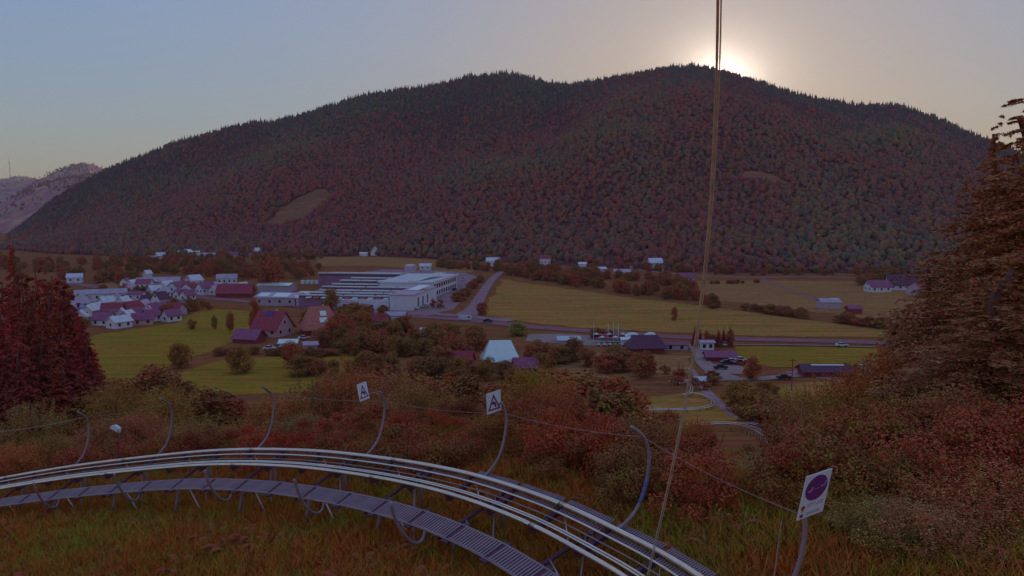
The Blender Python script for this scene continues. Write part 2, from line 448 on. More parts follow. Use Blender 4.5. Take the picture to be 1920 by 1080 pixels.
# ------------------------------------------------------------------ foliage shapes
def leaf_quads(C, N, size, aspect=0.55, r=rng):
    """diamond leaves at centres C facing roughly N"""
    n = len(C)
    N = N / np.maximum(1e-6, np.linalg.norm(N, axis=1, keepdims=True))
    a = r.normal(size=(n, 3)); a -= N * (a * N).sum(1, keepdims=True); a /= np.maximum(1e-6, np.linalg.norm(a, axis=1, keepdims=True))
    b = np.cross(N, a)
    s = (np.asarray(size) * r.uniform(0.65, 1.3, n))[:, None]
    v = np.stack([C - a * s, C - b * s * aspect, C + a * s, C + b * s * aspect], 1).reshape(-1, 3)
    f = np.arange(4 * n).reshape(n, 4)
    return v, f
def broad_crown(name, mat, h, w, n, leaf, lobes, seed, low=0.15, gap=0.0):
    """leaves spread through many uneven clumps"""
    r = np.random.default_rng(seed)
    cen = []
    for k in range(lobes):
        a = r.uniform(0, 2 * math.pi); q = r.uniform(low, 1.0)
        wid = math.sin(math.pi * min(1, max(0.12, (q - low) / (1 - low) * 0.80 + 0.12))) ** 0.7
        rad = w * 0.5 * wid * math.sqrt(r.uniform(0.05, 1.0)) * 0.85
        cen.append((rad * math.cos(a), rad * math.sin(a), h * q * 0.93, r.uniform(0.14, 0.30) * min(w, h)))
    cen = np.array(cen)
    k = r.integers(0, lobes, n)
    d = r.normal(size=(n, 3)); d /= np.linalg.norm(d, axis=1, keepdims=True)
    rr = cen[k, 3] * r.uniform(0.25, 1.0, n) ** 0.45
    C = cen[k, :3] + d * rr[:, None] * np.array([1, 1, 0.8])
    C[:, 2] = np.maximum(C[:, 2], h * 0.03)
    N = d + np.array([0, 0, 0.5]) + r.normal(size=(n, 3)) * 0.5
    v, f = leaf_quads(C, N, leaf, 0.6, r)
    return np_mesh(name, v, f, mat)
def trunk_mesh(name, mat, h, rad, seed, limbs=5, top=0.75):
    r = random.Random(seed); m = MB()
    P = [Vector((0, 0, -0.4))]
    for i in range(1, 7):
        P.append(Vector((r.uniform(-.03, .03) * h, r.uniform(-.03, .03) * h, h * top * i / 6)))
    m.tube(P, rad, 7, radii=[rad * (1.15 - i / 7.0) for i in range(7)])
    for k in range(limbs):
        q = r.uniform(0.3, 0.75); p = P[0].lerp(P[-1], q); a = r.uniform(0, 6.28)
        e = p + Vector((math.cos(a) * h * 0.22, math.sin(a) * h * 0.22, h * 0.2))
        m.tube([p, p.lerp(e, 0.5) + Vector((0, 0, -0.02 * h)), e], rad * 0.4, 5, radii=[rad * 0.45, rad * 0.3, rad * 0.12])
    return m.mesh(name, mat, True)
def spruce_crown(name, mat, h, w, whorls, per, quads, leaf, seed, droop=0.25, asp=0.35, start=0.06):
    """whorls of drooping branches, each a ragged fan of needle sprays"""
    r = np.random.default_rng(seed); VS = []; FS = []; off = 0
    for i in range(whorls):
        q = (i + r.uniform(-.3, .3)) / whorls
        z0 = h * (start + (1 - start) * q)
        L = w * 0.5 * (1 - max(0, q)) ** 0.85 + 0.02 * w
        for k in range(per):
            a = 2 * math.pi * (k + r.uniform(-.35, .35)) / per + i * 0.7
            Lb = L * r.uniform(0.72, 1.12)
            n = max(4, int(quads * (0.35 + 0.65 * Lb / (w * 0.5))))
            t = r.uniform(0.05, 1.0, n) ** 0.7
            side = r.normal(size=n) * 0.16 * Lb * (1.05 - t * 0.7)
            x = t * Lb; z = z0 - droop * Lb * t ** 1.5 + 0.10 * Lb * t ** 4 + r.normal(size=n) * 0.03 * h / whorls * 2 - np.abs(side) * 0.35
            C = np.stack([x * math.cos(a) - side * math.sin(a), x * math.sin(a) + side * math.cos(a), z], 1)
            N = np.stack([math.cos(a) * 0.35 + r.normal(size=n) * .45, math.sin(a) * 0.35 + r.normal(size=n) * .45, np.full(n, 1.0)], 1)
            v, f = leaf_quads(C, N, leaf, asp, r)
            VS.append(v); FS.append(f + off); off += len(v)
    return np_mesh(name, np.concatenate(VS), np.concatenate(FS), mat)

TINT = [(1.15, 0.8, 0.85), (0.68, 1.2, 1.05), (0.9, 0.9, 1.2), (1.1, 1.15, 0.7), (0.8, 0.85, 1.0), (1.05, 0.9, 0.95), (0.7, 1.05, 1.1), (0.95, 1.0, 0.9), (1.15, 0.85, 1.0)]
M['wood_leaf'] = mat_leaf('mountain_wood_leaves', [(0.48, 0.058, 0.062), (0.43, 0.10, 0.06), (0.25, 0.135, 0.065), (0.50, 0.062, 0.078), (0.38, 0.10, 0.05)], 0.85, 0.1, TINT, 0.0045)
M['wood_needle_haze_tint'] = mat_leaf('mountain_wood_needles_haze_tint', [(0.13, 0.11, 0.085), (0.21, 0.10, 0.09), (0.09, 0.125, 0.09)], 0.85, 0.1, TINT, 0.0045)  # teal green needle colour stands in for the haze veil on the upper slope
M['bark'] = mat_plain('dark_bark', (0.17, 0.055, 0.035), 0.9, 0, 0.4, 3.0)

def proto_collection(name, meshes):
    c = bpy.data.collections.new(name)
    for i, m_ in enumerate(meshes):
        o = bpy.data.objects.new(name + '_shape', m_); c.objects.link(o)
    return c
def scatter(name, P, coll, smin, smax, label, cat, seed=0, tilt=0.0, zs=(1, 1)):
    """one uncountable mass: shapes of a collection stood on points"""
    me = bpy.data.meshes.new(name); P = np.asarray(P, np.float32)
    me.vertices.add(len(P)); me.vertices.foreach_set('co', P.ravel())
    r = np.random.default_rng(seed)
    at_ = me.attributes.new('rot', 'FLOAT_VECTOR', 'POINT')
    rot = np.stack([r.normal(size=len(P)) * tilt, r.normal(size=len(P)) * tilt, r.uniform(0, 6.283, len(P))], 1).astype(np.float32); at_.data.foreach_set('vector', rot.ravel())
    at_ = me.attributes.new('scl', 'FLOAT_VECTOR', 'POINT')
    s = r.uniform(smin, smax, len(P)); sc_ = np.stack([s, s, s * r.uniform(zs[0], zs[1], len(P))], 1).astype(np.float32); at_.data.foreach_set('vector', sc_.ravel())
    o = link(name, me)
    ng = bpy.data.node_groups.new(name + '_scatter', 'GeometryNodeTree')
    ng.interface.new_socket('Geometry', in_out='INPUT', socket_type='NodeSocketGeometry')
    ng.interface.new_socket('Geometry', in_out='OUTPUT', socket_type='NodeSocketGeometry')
    gi = ng.nodes.new('NodeGroupInput'); go = ng.nodes.new('NodeGroupOutput')
    m2p = ng.nodes.new('GeometryNodeMeshToPoints')
    ci = ng.nodes.new('GeometryNodeCollectionInfo'); ci.inputs['Collection'].default_value = coll
    ci.inputs['Separate Children'].default_value = True; ci.inputs['Reset Children'].default_value = True
    ip = ng.nodes.new('GeometryNodeInstanceOnPoints'); ip.inputs['Pick Instance'].default_value = True
    na = ng.nodes.new('GeometryNodeInputNamedAttribute'); na.data_type = 'FLOAT_VECTOR'; na.inputs['Name'].default_value = 'rot'
    nb = ng.nodes.new('GeometryNodeInputNamedAttribute'); nb.data_type = 'FLOAT_VECTOR'; nb.inputs['Name'].default_value = 'scl'
    rv = ng.nodes.new('FunctionNodeRandomValue'); rv.data_type = 'INT'
    for s_ in rv.inputs:
        if s_.name == 'Max' and s_.type == 'INT': s_.default_value = 1000
    L = ng.links.new
    L(gi.outputs[0], m2p.inputs['Mesh']); L(m2p.outputs[0], ip.inputs['Points']); L(ci.outputs[0], ip.inputs['Instance'])
    L(na.outputs[0], ip.inputs['Rotation']); L(nb.outputs[0], ip.inputs['Scale'])
    for s_ in rv.outputs:
        if s_.type == 'INT': L(s_, ip.inputs['Instance Index'])
    L(ip.outputs[0], go.inputs[0])
    md = o.modifiers.new('scatter', 'NODES'); md.node_group = ng
    return tag(o, label, cat, kind='stuff')

# the wood that covers the mountain: one mass
def wood_crown(name, h, w, seed, conic):
    """a far crown: ragged closed surface, lumpy or stepped like a spruce"""
    r = np.random.default_rng(seed); nz, na = (9, 9) if conic else (7, 9)
    V = [(0, 0, h * 1.02)]; 
    for i in range(1, nz):
        q = i / nz
        rad = (w * 0.5 * q ** 0.9 * (1.12 if i % 2 else 0.72)) if conic else w * 0.5 * math.sin(math.pi * min(1, q * 0.86 + 0.05)) ** 0.75
        for k in range(na):
            a = 2 * math.pi * (k + 0.5 * (i % 2)) / na; u = r.uniform(0.70, 1.22)
            V.append((rad * u * math.cos(a), rad * u * math.sin(a), h * (1 - q) + r.normal() * h * 0.045))
    F = []
    for k in range(na): F.append((0, 1 + k, 1 + (k + 1) % na))
    for i in range(nz - 2):
        for k in range(na):
            a, b_ = 1 + i * na + k, 1 + i * na + (k + 1) % na; c, d = a + na, b_ + na
            F += [(a, c, b_), (b_, c, d)]
    return np_mesh(name, V, F, M['wood_needle_haze_tint'] if conic else M['wood_leaf'], not conic)
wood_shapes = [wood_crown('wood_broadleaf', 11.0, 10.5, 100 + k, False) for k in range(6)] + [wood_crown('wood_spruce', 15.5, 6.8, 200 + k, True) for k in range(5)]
WOOD = proto_collection('wood_shapes', wood_shapes)
WOODB = proto_collection('broadleaf_shapes', wood_shapes[:6])
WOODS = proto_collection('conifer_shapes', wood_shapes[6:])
def clear_of(px, py, polys):
    keep = np.ones(len(px), bool)
    for poly in polys:
        x, y = np.array(poly, float).T; ins = np.zeros(len(px), bool); j = len(x) - 1
        for i in range(len(x)):
            c = ((y[i] > py) != (y[j] > py)) & (px < (x[j] - x[i]) * (py - y[i]) / (y[j] - y[i] + 1e-9) + x[i]); ins ^= c; j = i
        keep &= ~ins
    return keep
CLEARINGS = [[(494, 421), (520, 397), (550, 375), (580, 361), (612, 353), (624, 366), (603, 386), (580, 404), (545, 421), (510, 429)],
             [(1378, 332), (1400, 321), (1425, 321), (1450, 329), (1476, 341), (1491, 351), (1460, 348), (1430, 341), (1400, 339)]]
n = 205000
T = rng.uniform(-0.76, 0.80, n); S = rng.uniform(0.0, 1.01, n)
yb = np.interp(T, _kt, _ky[:, 1]); yr = np.interp(T, _kt, _ky[:, 2])
Y = yb + S * (yr - yb)
keep = rng.uniform(0, 1, n) < (Y / 1600.0) * 0.62
T, S, Y = T[keep], S[keep], Y[keep]
X = T * Y; Z = mountain_z(X, Y)
d_ = Y * CP - (Z - CAM_H) * SP; PX = 960 + FOC * X / d_; PY = 540 - FOC * (Y * SP + (Z - CAM_H) * CP) / d_
keep = clear_of(PX, PY, CLEARINGS) & (Z > -1) & ((Z > 5) | (rng.uniform(0, 1, len(Z)) < 0.5))
P = np.stack([X, Y, Z - 0.8], 1)[keep]
con = rng.uniform(0, 1, len(P)) < 0.10 + 0.75 * smoothstep(0.45, 1.0, S[keep] + 0.5 * (fbm(P[:, 0] / 150, P[:, 1] / 150, 61) - 0.5))  # conifer share grows with height, carrying the painted haze tone towards the crest
scatter('forest', P[~con], WOODB, 0.24, 0.66, 'dense reddish autumn wood covering the lower mountainside', 'forest', 5, 0.04, (0.8, 1.35))
scatter('forest', P[con], WOODS, 0.26, 0.70, 'darker conifer wood on the upper mountainside and crest, greenish tint imitating haze', 'forest', 8, 0.04, (0.8, 1.25))
P = []
for X, Y, Z in (HA, HB):
    n = 4200; i = rng.integers(40, X.shape[0] - 3, n); j = rng.integers(0, X.shape[1], n)
    P.append(np.stack([X[i, j] + rng.normal(size=n) * 8, Y[i, j] + rng.normal(size=n) * 12, Z[i, j] - 1], 1))
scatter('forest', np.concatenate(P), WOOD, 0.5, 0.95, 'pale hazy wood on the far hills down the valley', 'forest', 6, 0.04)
# ------------------------------------------------------------------ the coaster track in front
M['steel'] = mat_plain('galvanised_steel', (0.66, 0.50, 0.52), 0.42, 0.85, 0.22, 2.5)
M['rail'] = mat_plain('polished_rail_steel', (0.80, 0.68, 0.60), 0.34, 0.95, 0.12, 3.0)
M['steel_dull'] = mat_plain('dull_galvanised_steel', (0.38, 0.23, 0.23), 0.6, 0.35, 0.25, 3.0)
M['steel_dark'] = mat_plain('dark_stained_steel', (0.16, 0.05, 0.075), 0.7, 0.2, 0.3, 4.0)
M['grate'] = mat_plain('walkway_grating', (0.38, 0.21, 0.23), 0.5, 0.45, 0.22, 3.0)
M['rope'] = mat_plain('brown_steel_rope', (0.42, 0.24, 0.20), 0.6, 0.4, 0.2, 5.0)
M['blue_paint'] = mat_plain('blue_band_paint', (0.10, 0.12, 0.42), 0.5, 0.2, 0.2, 5.0)
TRACK = [(1375, 1190, 7.25), (1248, 1087, 8.7), (1145, 1025, 9.95), (1000, 954, 11.5), (850, 904, 13.1), (700, 875, 14.7), (550, 859, 16.2), (400, 858, 17.6), (250, 871, 18.85), (100, 890, 20.0), (-60, 918, 21.1), (-240, 955, 22.2)]
def resample(P, step):
    P = [Vector(p) for p in P]; L = [0.0]
    for a, b in zip(P, P[1:]): L.append(L[-1] + (b - a).length)
    n = max(2, int(round(L[-1] / step))); out = []; j = 0
    for k in range(n + 1):
        s = L[-1] * k / n
        while j < len(L) - 2 and L[j + 1] < s: j += 1
        out.append(P[j].lerp(P[j + 1], (s - L[j]) / max(1e-9, L[j + 1] - L[j])))
    return out, L[-1]
STEP = 0.05
CL, CLEN = resample(smooth_path([at(*p) for p in TRACK], 24), STEP)
UPV = Vector((0, 0, 1)); BANK = R(20)
def frame(i, path=None, bank=BANK):
    path = path or CL
    i = min(max(i, 0), len(path) - 1)
    T = (path[min(i + 3, len(path) - 1)] - path[max(i - 3, 0)]).normalized()
    N = T.cross(UPV).normalized(); W_ = N.cross(T)
    U = N * math.cos(bank) + W_ * math.sin(bank); V = W_ * math.cos(bank) - N * math.sin(bank)
    return path[i], T, U, V, N
def along(u, v, i0=0, i1=None, stride=4):
    out = []
    for i in range(i0, (i1 if i1 is not None else len(CL) - 1) + 1, stride):
        p, T, U, V, N = frame(i); out.append(p + U * u + V * v)
    return out
HALF = 0.285
track = empty('coaster_track', CL[len(CL) // 2])
tag(track, 'steel coaster track curving across the grass slope with grating walkway and curved net posts', 'coaster track')
T0 = track.location.copy()
def tb(name, pts, r, mat, parent=None, n=8, smooth=True, radii=None, base=None):
    base = T0 if base is None else base
    m_ = MB(); m_.tube([p - base for p in pts], r, n, radii=radii)
    return m_.build(name, mat, parent, smooth=smooth)
# the running rails come in lengths with a thin joint between them
PITCH_N = int(1.15 / STEP)
RAILLEN = PITCH_N * 4
for i in range(0, len(CL) - 8, RAILLEN):
    j = min(len(CL) - 1, i + RAILLEN - 1)
    tb('running_rail', along(HALF, 0, i, j, 3), 0.037, M['rail'], track, 10)
    tb('running_rail', along(-HALF, 0, i, j, 3), 0.037, M['rail'], track, 10)
tb('guide_rail', along(0.135, -0.02), 0.017, M['rail'], track)
tb('guide_rail', along(-0.115, -0.02), 0.015, M['rail'], track)
tb('guide_rail', along(-0.155, -0.02), 0.015, M['rail'], track)
tb('lift_rope', along(0.03, -0.06), 0.012, M['rope'], track)
def plate_mesh(w, L, nb, bar=0.6, thick=0.03, cols=1):
    """a slotted steel plate: cross bars held between two edge bars"""
    ys = []
    for k in range(nb):
        a = k / nb; ys += [a, a + bar / nb]
    ys.append(1.0)
    xs = [-w / 2]
    e = 0.10 * w; cw = (w - e) / cols
    for c in range(cols):
        xs += [-w / 2 + e * 0.5 + c * cw + (0 if c == 0 else e * 0.25), -w / 2 + e * 0.5 + (c + 1) * cw - (0 if c == cols - 1 else e * 0.25)]
    xs.append(w / 2)
    nx, ny = len(xs), len(ys)
    V = [(x, (y - 0.5) * L, z) for z in (0, -thick) for y in ys for x in xs]; F = []
    solid = lambda i, j: (j % 2 == 0) or (i % 2 == 0)
    idx = lambda i, j, k: k * nx * ny + j * nx + i
    for j in range(ny - 1):
        for i in range(nx - 1):
            if not solid(i, j): continue
            F.append((idx(i, j, 0), idx(i + 1, j, 0), idx(i + 1, j + 1, 0), idx(i, j + 1, 0)))
            F.append((idx(i, j, 1), idx(i, j + 1, 1), idx(i + 1, j + 1, 1), idx(i + 1, j, 1)))
            for di, dj, a, b in ((0, -1, (0, 0), (1, 0)), (0, 1, (1, 1), (0, 1)), (-1, 0, (0, 1), (0, 0)), (1, 0, (1, 0), (1, 1))):
                ii, jj = i + di, j + dj
                if 0 <= ii < nx - 1 and 0 <= jj < ny - 1 and solid(ii, jj): continue
                F.append((idx(i + a[0], j + a[1], 0), idx(i + a[0], j + a[1], 1), idx(i + b[0], j + b[1], 1), idx(i + b[0], j + b[1], 0)))
    m_ = MB(); m_.add(V, F); return m_
walk_me = plate_mesh(0.34, 0.95, 14, 0.56).mesh('walkway_panel', M['grate'])
inner_me = plate_mesh(0.085, 0.98, 16, 0.6, 0.02).mesh('grating_strip', M['grate'])
outer_me = plate_mesh(0.11, 1.02, 20, 0.55, 0.02, 2).mesh('grating_strip', M['grate'])
def place_plate(name, me_, i, u, v, extra=0.0):
    p, T, U, V, N = frame(i)
    o = link(name, me_, track)
    m4 = Matrix((( U.x, T.x, V.x, 0), (U.y, T.y, V.y, 0), (U.z, T.z, V.z, 0), (0, 0, 0, 1)))
    c = p + U * u + V * v - T0
    m4.translation = c
    o.matrix_local = m4
    return o
brk_me = MB().box(-0.235, 0.235, -0.085, 0.085, -0.075, -0.04).mesh('walkway_bracket', M['steel_dark'])
sl_me = MB().box(-0.30, 0.30, -0.045, 0.045, -0.15, -0.085).mesh('sleeper', M['steel_dark'])
clip_me = MB().box(-0.035, 0.035, -0.03, 0.03, -0.09, -0.03).mesh('rail_clip', M['steel_dark'])
k = 0
for i in range(PITCH_N // 2, len(CL) - PITCH_N // 2, PITCH_N):
    place_plate('walkway_panel', walk_me, i, -0.93, -0.02)
    place_plate('walkway_bracket', brk_me, i + PITCH_N // 2, -0.93, 0.0)
    place_plate('grating_strip', inner_me, i, 0.200, -0.045)
    place_plate('sleeper', sl_me, i + PITCH_N // 2, 0.0, 0.0)
    place_plate('rail_clip', clip_me, i + PITCH_N // 2, HALF, 0.0)
    place_plate('rail_clip', clip_me, i + PITCH_N // 2, -HALF, 0.0)
    if i * STEP < 6.4: place_plate('grating_strip', outer_me, i, 0.395, -0.03)
tb('walkway_edge', along(-1.105, -0.035), 0.014, M['steel_dull'], track, 6)
tb('walkway_edge', along(-0.755, -0.035), 0.014, M['steel_dull'], track, 6)
# supports every second sleeper: beam, two legs to the ground, a slanting brace
def gz(x, y): return float(ground_z(x, y))
n_s = 0
for i in range(PITCH_N + 6, len(CL) - PITCH_N, PITCH_N * 2):
    p, T, U, V, N = frame(i)
    tb('support_beam', [p + U * -1.10 + V * -0.115, p + U * 0.30 + V * -0.185], 0.032, M['steel_dark'], track, 6, False)
    for u, du in ((-0.70, -0.16), (0.18, 0.10)):
        a = p + U * u + V * -0.14
        f = a + N * du; f.z = gz(f.x, f.y) - 0.05
        leg = tb('support_leg', [a, f], 0.034, M['steel_dull'], track, 8)
        m_ = MB(); m_.box(f.x - 0.09, f.x + 0.09, f.y - 0.09, f.y + 0.09, f.z + 0.035, f.z + 0.06); m_.v = [tuple(Vector(q) - T0) for q in m_.v]
        fp = m_.build('foot_plate', M['steel_dull'], leg)
    a = p + U * -0.55 + V * -0.13; f = a - T * 0.75 - N * 0.10; f.z = gz(f.x, f.y)
    tb('brace', [a, f], 0.017, M['steel'], track, 6)
    a = p + U * 0.1 + V * -0.12; f = p - T * 0.9 + U * -0.9 + V * -0.45
    tb('brace', [a, f], 0.014, M['steel_dull'], track, 6)
    tb('tie_bar', [p + U * -0.2 + V * -0.075, p + T * 0.55 + U * 0.15 + V * -0.06], 0.010, M['steel'], track, 6)
    n_s += 1
# curved posts that carry the safety wire: outside they rise, inside they dip and rise
def nearest_i(px, py, u=HALF, v=0.0):
    best = min(range(0, len(CL), 2), key=lambda i: (lambda q: (q[0] - px) ** 2 + (q[1] - py) ** 2)(proj(frame(i)[0] + frame(i)[2] * u + frame(i)[3] * v)))
    return best
OUT = [(0, -0.02), (0.12, 0.05), (0.30, 0.20), (0.43, 0.44), (0.50, 0.72), (0.50, 0.98), (0.41, 1.19), (0.20, 1.36)]
INN = [(0, 0), (0.04, -0.10), (0.13, -0.145), (0.27, -0.08), (0.42, 0.11), (0.54, 0.36), (0.61, 0.60)]
post_tops = []
OUTER_PX = [(137, 867), (290, 848), (478, 838), (684, 850), (906, 893), (1160, 978), (1480, 1095)]
for n_p, (px, py) in enumerate(OUTER_PX):
    i = nearest_i(px, py); p, T, U, V, N = frame(i); b = p + U * (HALF + 0.02)
    if n_p == 6: b = b - N * 0.06
    prof = OUT if n_p not in (3, 4, 6) else OUT[:-1] if n_p != 6 else OUT[:-2] + [(0.47, 1.10)]
    pts = smooth_path([b + N * e + UPV * v for e, v in prof], 5)
    post = tb('net_post', pts, 0.025, M['steel_dull'], track, 8)
    post_tops.append((pts[-1], pts))
    if n_p == 5: tb('paint_band', pts[12:19], 0.0262, M['blue_paint'], post, 8)
for px, py in [(-20, 975), (112, 955), (262, 934), (432, 931), (607, 944), (797, 992)]:
    i = nearest_i(px, py, -1.12, -0.04); p, T, U, V, N = frame(i); b = p + U * -1.12 + V * -0.05
    tb('net_post', smooth_path([b - N * e + UPV * v for e, v in INN], 5), 0.026, M['steel_dull'], track, 8)
def sag(a, b, s, n=14): return [a.lerp(b, k / n) - UPV * (4 * s * (k / n) * (1 - k / n)) for k in range(n + 1)]
for k in range(len(post_tops) - 1):
    a = post_tops[k][1][-6]; b = post_tops[k + 1][1][-6]
    tb('safety_wire', sag(a, b, 0.06), 0.0045, M['steel_dull'], track, 5)
tb('safety_wire', sag(at(-60, 812, 22), post_tops[0][1][-6], 0.1), 0.006, M['steel'], track, 5)
q = post_tops[6][1][-6]
tb('tie_wire', [q + Vector((-0.22, 0, -0.05)), Vector((q.x - 0.5, q.y - 0.3, gz(q.x - 0.5, q.y - 0.3)))], 0.005, M['rope'], track, 5)
q = frame(nearest_i(700, 925, -1.12))[0] + UPV * -0.1; e = on_land(775, 1070)
tb('tie_wire', [q, e], 0.006, M['steel_dull'], track, 5)

# ------------------------------------------------------------------ signs on the posts
M['sign_white'] = mat_plain('sign_white_enamel', (0.80, 0.76, 0.76), 0.45, 0, 0.06, 4.0)
M['sign_red'] = mat_plain('sign_red_enamel', (0.50, 0.05, 0.07), 0.45, 0, 0.1, 4.0)
M['sign_black'] = mat_plain('sign_black_enamel', (0.04, 0.02, 0.04), 0.5, 0, 0.1, 4.0)
M['sign_violet'] = mat_plain('sign_violet_print', (0.20, 0.03, 0.20), 0.5, 0, 0.15, 6.0)
M['sign_pink'] = mat_plain('sign_faded_print', (0.55, 0.30, 0.44), 0.5, 0, 0.15, 6.0)
M['sign_yellow'] = mat_plain('sign_yellow_print', (0.60, 0.38, 0.12), 0.5, 0, 0.15, 6.0)
def sign_frame(c, rp, dr, up, d):
    """corner vectors of a board from its width and height on the picture and how far its far edge stands back"""
    k = d / FOC; sight = c - Vector((0, 0, CAM_H)); sight = sight / sight.y
    Rv = Vector((rp[0] * k, 0, -rp[1] * k)) + sight * dr; Uv = Vector((up[0] * k, 0, up[1] * k))
    Uv = Uv - sight * (Rv.dot(Uv) / Rv.dot(sight))
    return Rv, Uv
class Board:
    def __init__(s, name, label, px, py, d, rp, dr, up):
        s.c = at(px, py, d); s.R, s.U = sign_frame(s.c, rp, dr, up, d); s.n = s.R.cross(s.U).normalized()
        if s.n.y > 0: s.n = -s.n
        s.o = empty(name, s.c); tag(s.o, label, 'sign')
    def P(s, a, b, off): return s.R * (a - 0.5) + s.U * (b - 0.5) + s.n * off
    def prism(s, name, pts, mat, z0, z1, parent=None):
        m_ = MB(); m_.poly_prism([s.P(a, b, z0) for a, b in pts], s.n * (z1 - z0)); return m_.build(name, mat, parent or s.o)
    def ring(s, name, outer, inner, mat, z0, z1):
        m_ = MB(); n = len(outer)
        v = [s.P(a, b, z) for z in (z0, z1) for a, b in outer + inner]; f = []
        for i in range(n):
            j = (i + 1) % n
            f += [(2 * n + i, 2 * n + j, 3 * n + j, 3 * n + i), (i, j, 2 * n + j, 2 * n + i), (n + j, n + i, 3 * n + i, 3 * n + j)]
        m_.add(v, f); return m_.build(name, mat, s.o)
def warning(label, *a, top):
    b = Board('warning_sign', label, *a)
    b.prism('board', [(0, 0), (1, 0), (1, 1), (0, 1)], M['sign_white'], -0.006, 0.0)
    b.ring('red_triangle', [(0.06, 0.13), (0.94, 0.13), (0.50, 0.90)], [(0.20, 0.20), (0.80, 0.20), (0.50, 0.73)], M['sign_red'], 0.0005, 0.004)
    b.prism('bend_arrow', [(0.54, 0.26), (0.63, 0.26), (0.63, 0.44), (0.57, 0.50), (0.47, 0.50), (0.47, 0.56), (0.34, 0.455), (0.47, 0.36), (0.47, 0.42), (0.54, 0.41)], M['sign_black'], 0.0005, 0.004)
    m_ = MB(); e = top[1] - b.c
    m_.tube([b.P(0.8, 0.25, -0.015), top[0] - b.c], 0.012, 6); m_.build('clamp', M['steel_dull'], b.o)
    return b
warning('smaller of two white warning signs with red triangle and left bend arrow', 681, 734, 15.0, (18, -7), 0.22, (-6, 33), top=(post_tops[3][0], post_tops[3][0]))
warning('larger of two white warning signs with red triangle and left bend arrow', 926, 754, 13.25, (27, -9), 0.20, (-2, 40), top=(post_tops[4][0], post_tops[4][0]))
b = Board('distance_sign', 'tilted white board with dark violet disc and small print beside the bushes', 1528, 927, min(p.y for p in post_tops[6][1][-14:]) - 0.16, (49, -18), 0.22, (16, 86))
b.prism('board', [(0, 0), (1, 0), (1, 1), (0, 1)], M['sign_white'], -0.008, 0.0)
circ = lambda cx, cy_, rx, ry, n=28: [(cx + rx * math.cos(6.2832 * k / n), cy_ + ry * math.sin(6.2832 * k / n)) for k in range(n)]
b.prism('violet_disc', circ(0.50, 0.66, 0.42, 0.285), M['sign_violet'], 0.0005, 0.003)
b.prism('sled_mark', [(0.18, 0.60), (0.31, 0.60), (0.36, 0.70), (0.32, 0.72), (0.28, 0.635), (0.18, 0.635)], M['sign_pink'], 0.0035, 0.006)
b.prism('sled_mark', [(0.64, 0.66), (0.80, 0.66), (0.87, 0.77), (0.83, 0.79), (0.77, 0.69), (0.64, 0.69)], M['sign_pink'], 0.0035, 0.006)
for k in range(3): b.prism('distance_mark', [(0.42 + k * 0.075, 0.635), (0.46 + k * 0.075, 0.635), (0.46 + k * 0.075, 0.65), (0.42 + k * 0.075, 0.65)], M['sign_pink'], 0.0035, 0.006)
b.prism('print_icon', circ(0.13, 0.26, 0.075, 0.05, 14), M['sign_red'], 0.0005, 0.003)
b.prism('print_icon', circ(0.13, 0.185, 0.06, 0.022, 12), M['sign_yellow'], 0.0005, 0.003)
b.prism('print_icon', [(0.07, 0.04), (0.19, 0.04), (0.19, 0.11), (0.07, 0.11)], M['sign_violet'], 0.0005, 0.003)
for k, (x0, x1, y) in enumerate([(0.28, 0.60, 0.30), (0.66, 0.92, 0.295), (0.28, 0.52, 0.25), (0.58, 0.88, 0.245), (0.28, 0.80, 0.10), (0.28, 0.86, 0.06)]):
    b.prism('print_line', [(x0, y), (x1, y), (x1, y + 0.022), (x0, y + 0.022)], M['sign_pink'], 0.0005, 0.002)
m_ = MB(); m_.tube([b.P(0.92, 0.2, -0.02), b.P(1.03, 0.30, -0.06)], 0.014, 6); m_.build('clamp', M['steel_dull'], b.o)

# ------------------------------------------------------------------ guy rope from the camera mast down to the ground
M['guy'] = mat_plain('twisted_guy_rope', (0.78, 0.56, 0.42), 0.55, 0.3, 0.3, 6.0)
M['guy_thin'] = mat_plain('thin_guy_strand', (0.78, 0.60, 0.46), 0.6, 0.3, 0.2, 6.0)
gp = [at(1347, -330, 3.6), at(1346, 0, 4.5), at(1341, 200, 5.2), at(1330, 400, 6.0), at(1309, 600, 6.9), at(1281, 770, 7.6), at(1248, 930, 8.3)]
ge = at(1206, 1110, 9.0); ge.z = min(ge.z, gz(ge.x, ge.y)); gp += [at(1214, 1080, 8.9), Vector((ge.x - 0.02, ge.y, gz(ge.x, ge.y) - 0.1))]
guy = empty('guy_rope', gp[-1]); tag(guy, 'long taut guy rope running from the ground beside the rails up past the sun', 'rope')
gs = smooth_path(gp, 10)
tb('strand', gs, 0.0125, M['guy'], guy, 8, base=guy.location, radii=[0.0085 - 0.0015 * k / len(gs) for k in range(len(gs))])
tb('thin_strand', [p + Vector((0.019, 0.004, 0)) for p in gs], 0.0045, M['guy_thin'], guy, 6, base=guy.location)
tb('anchor', [gp[-1], gp[-1] + Vector((0, 0, 0.16))], 0.03, M['steel_dull'], guy, 8, base=guy.location)

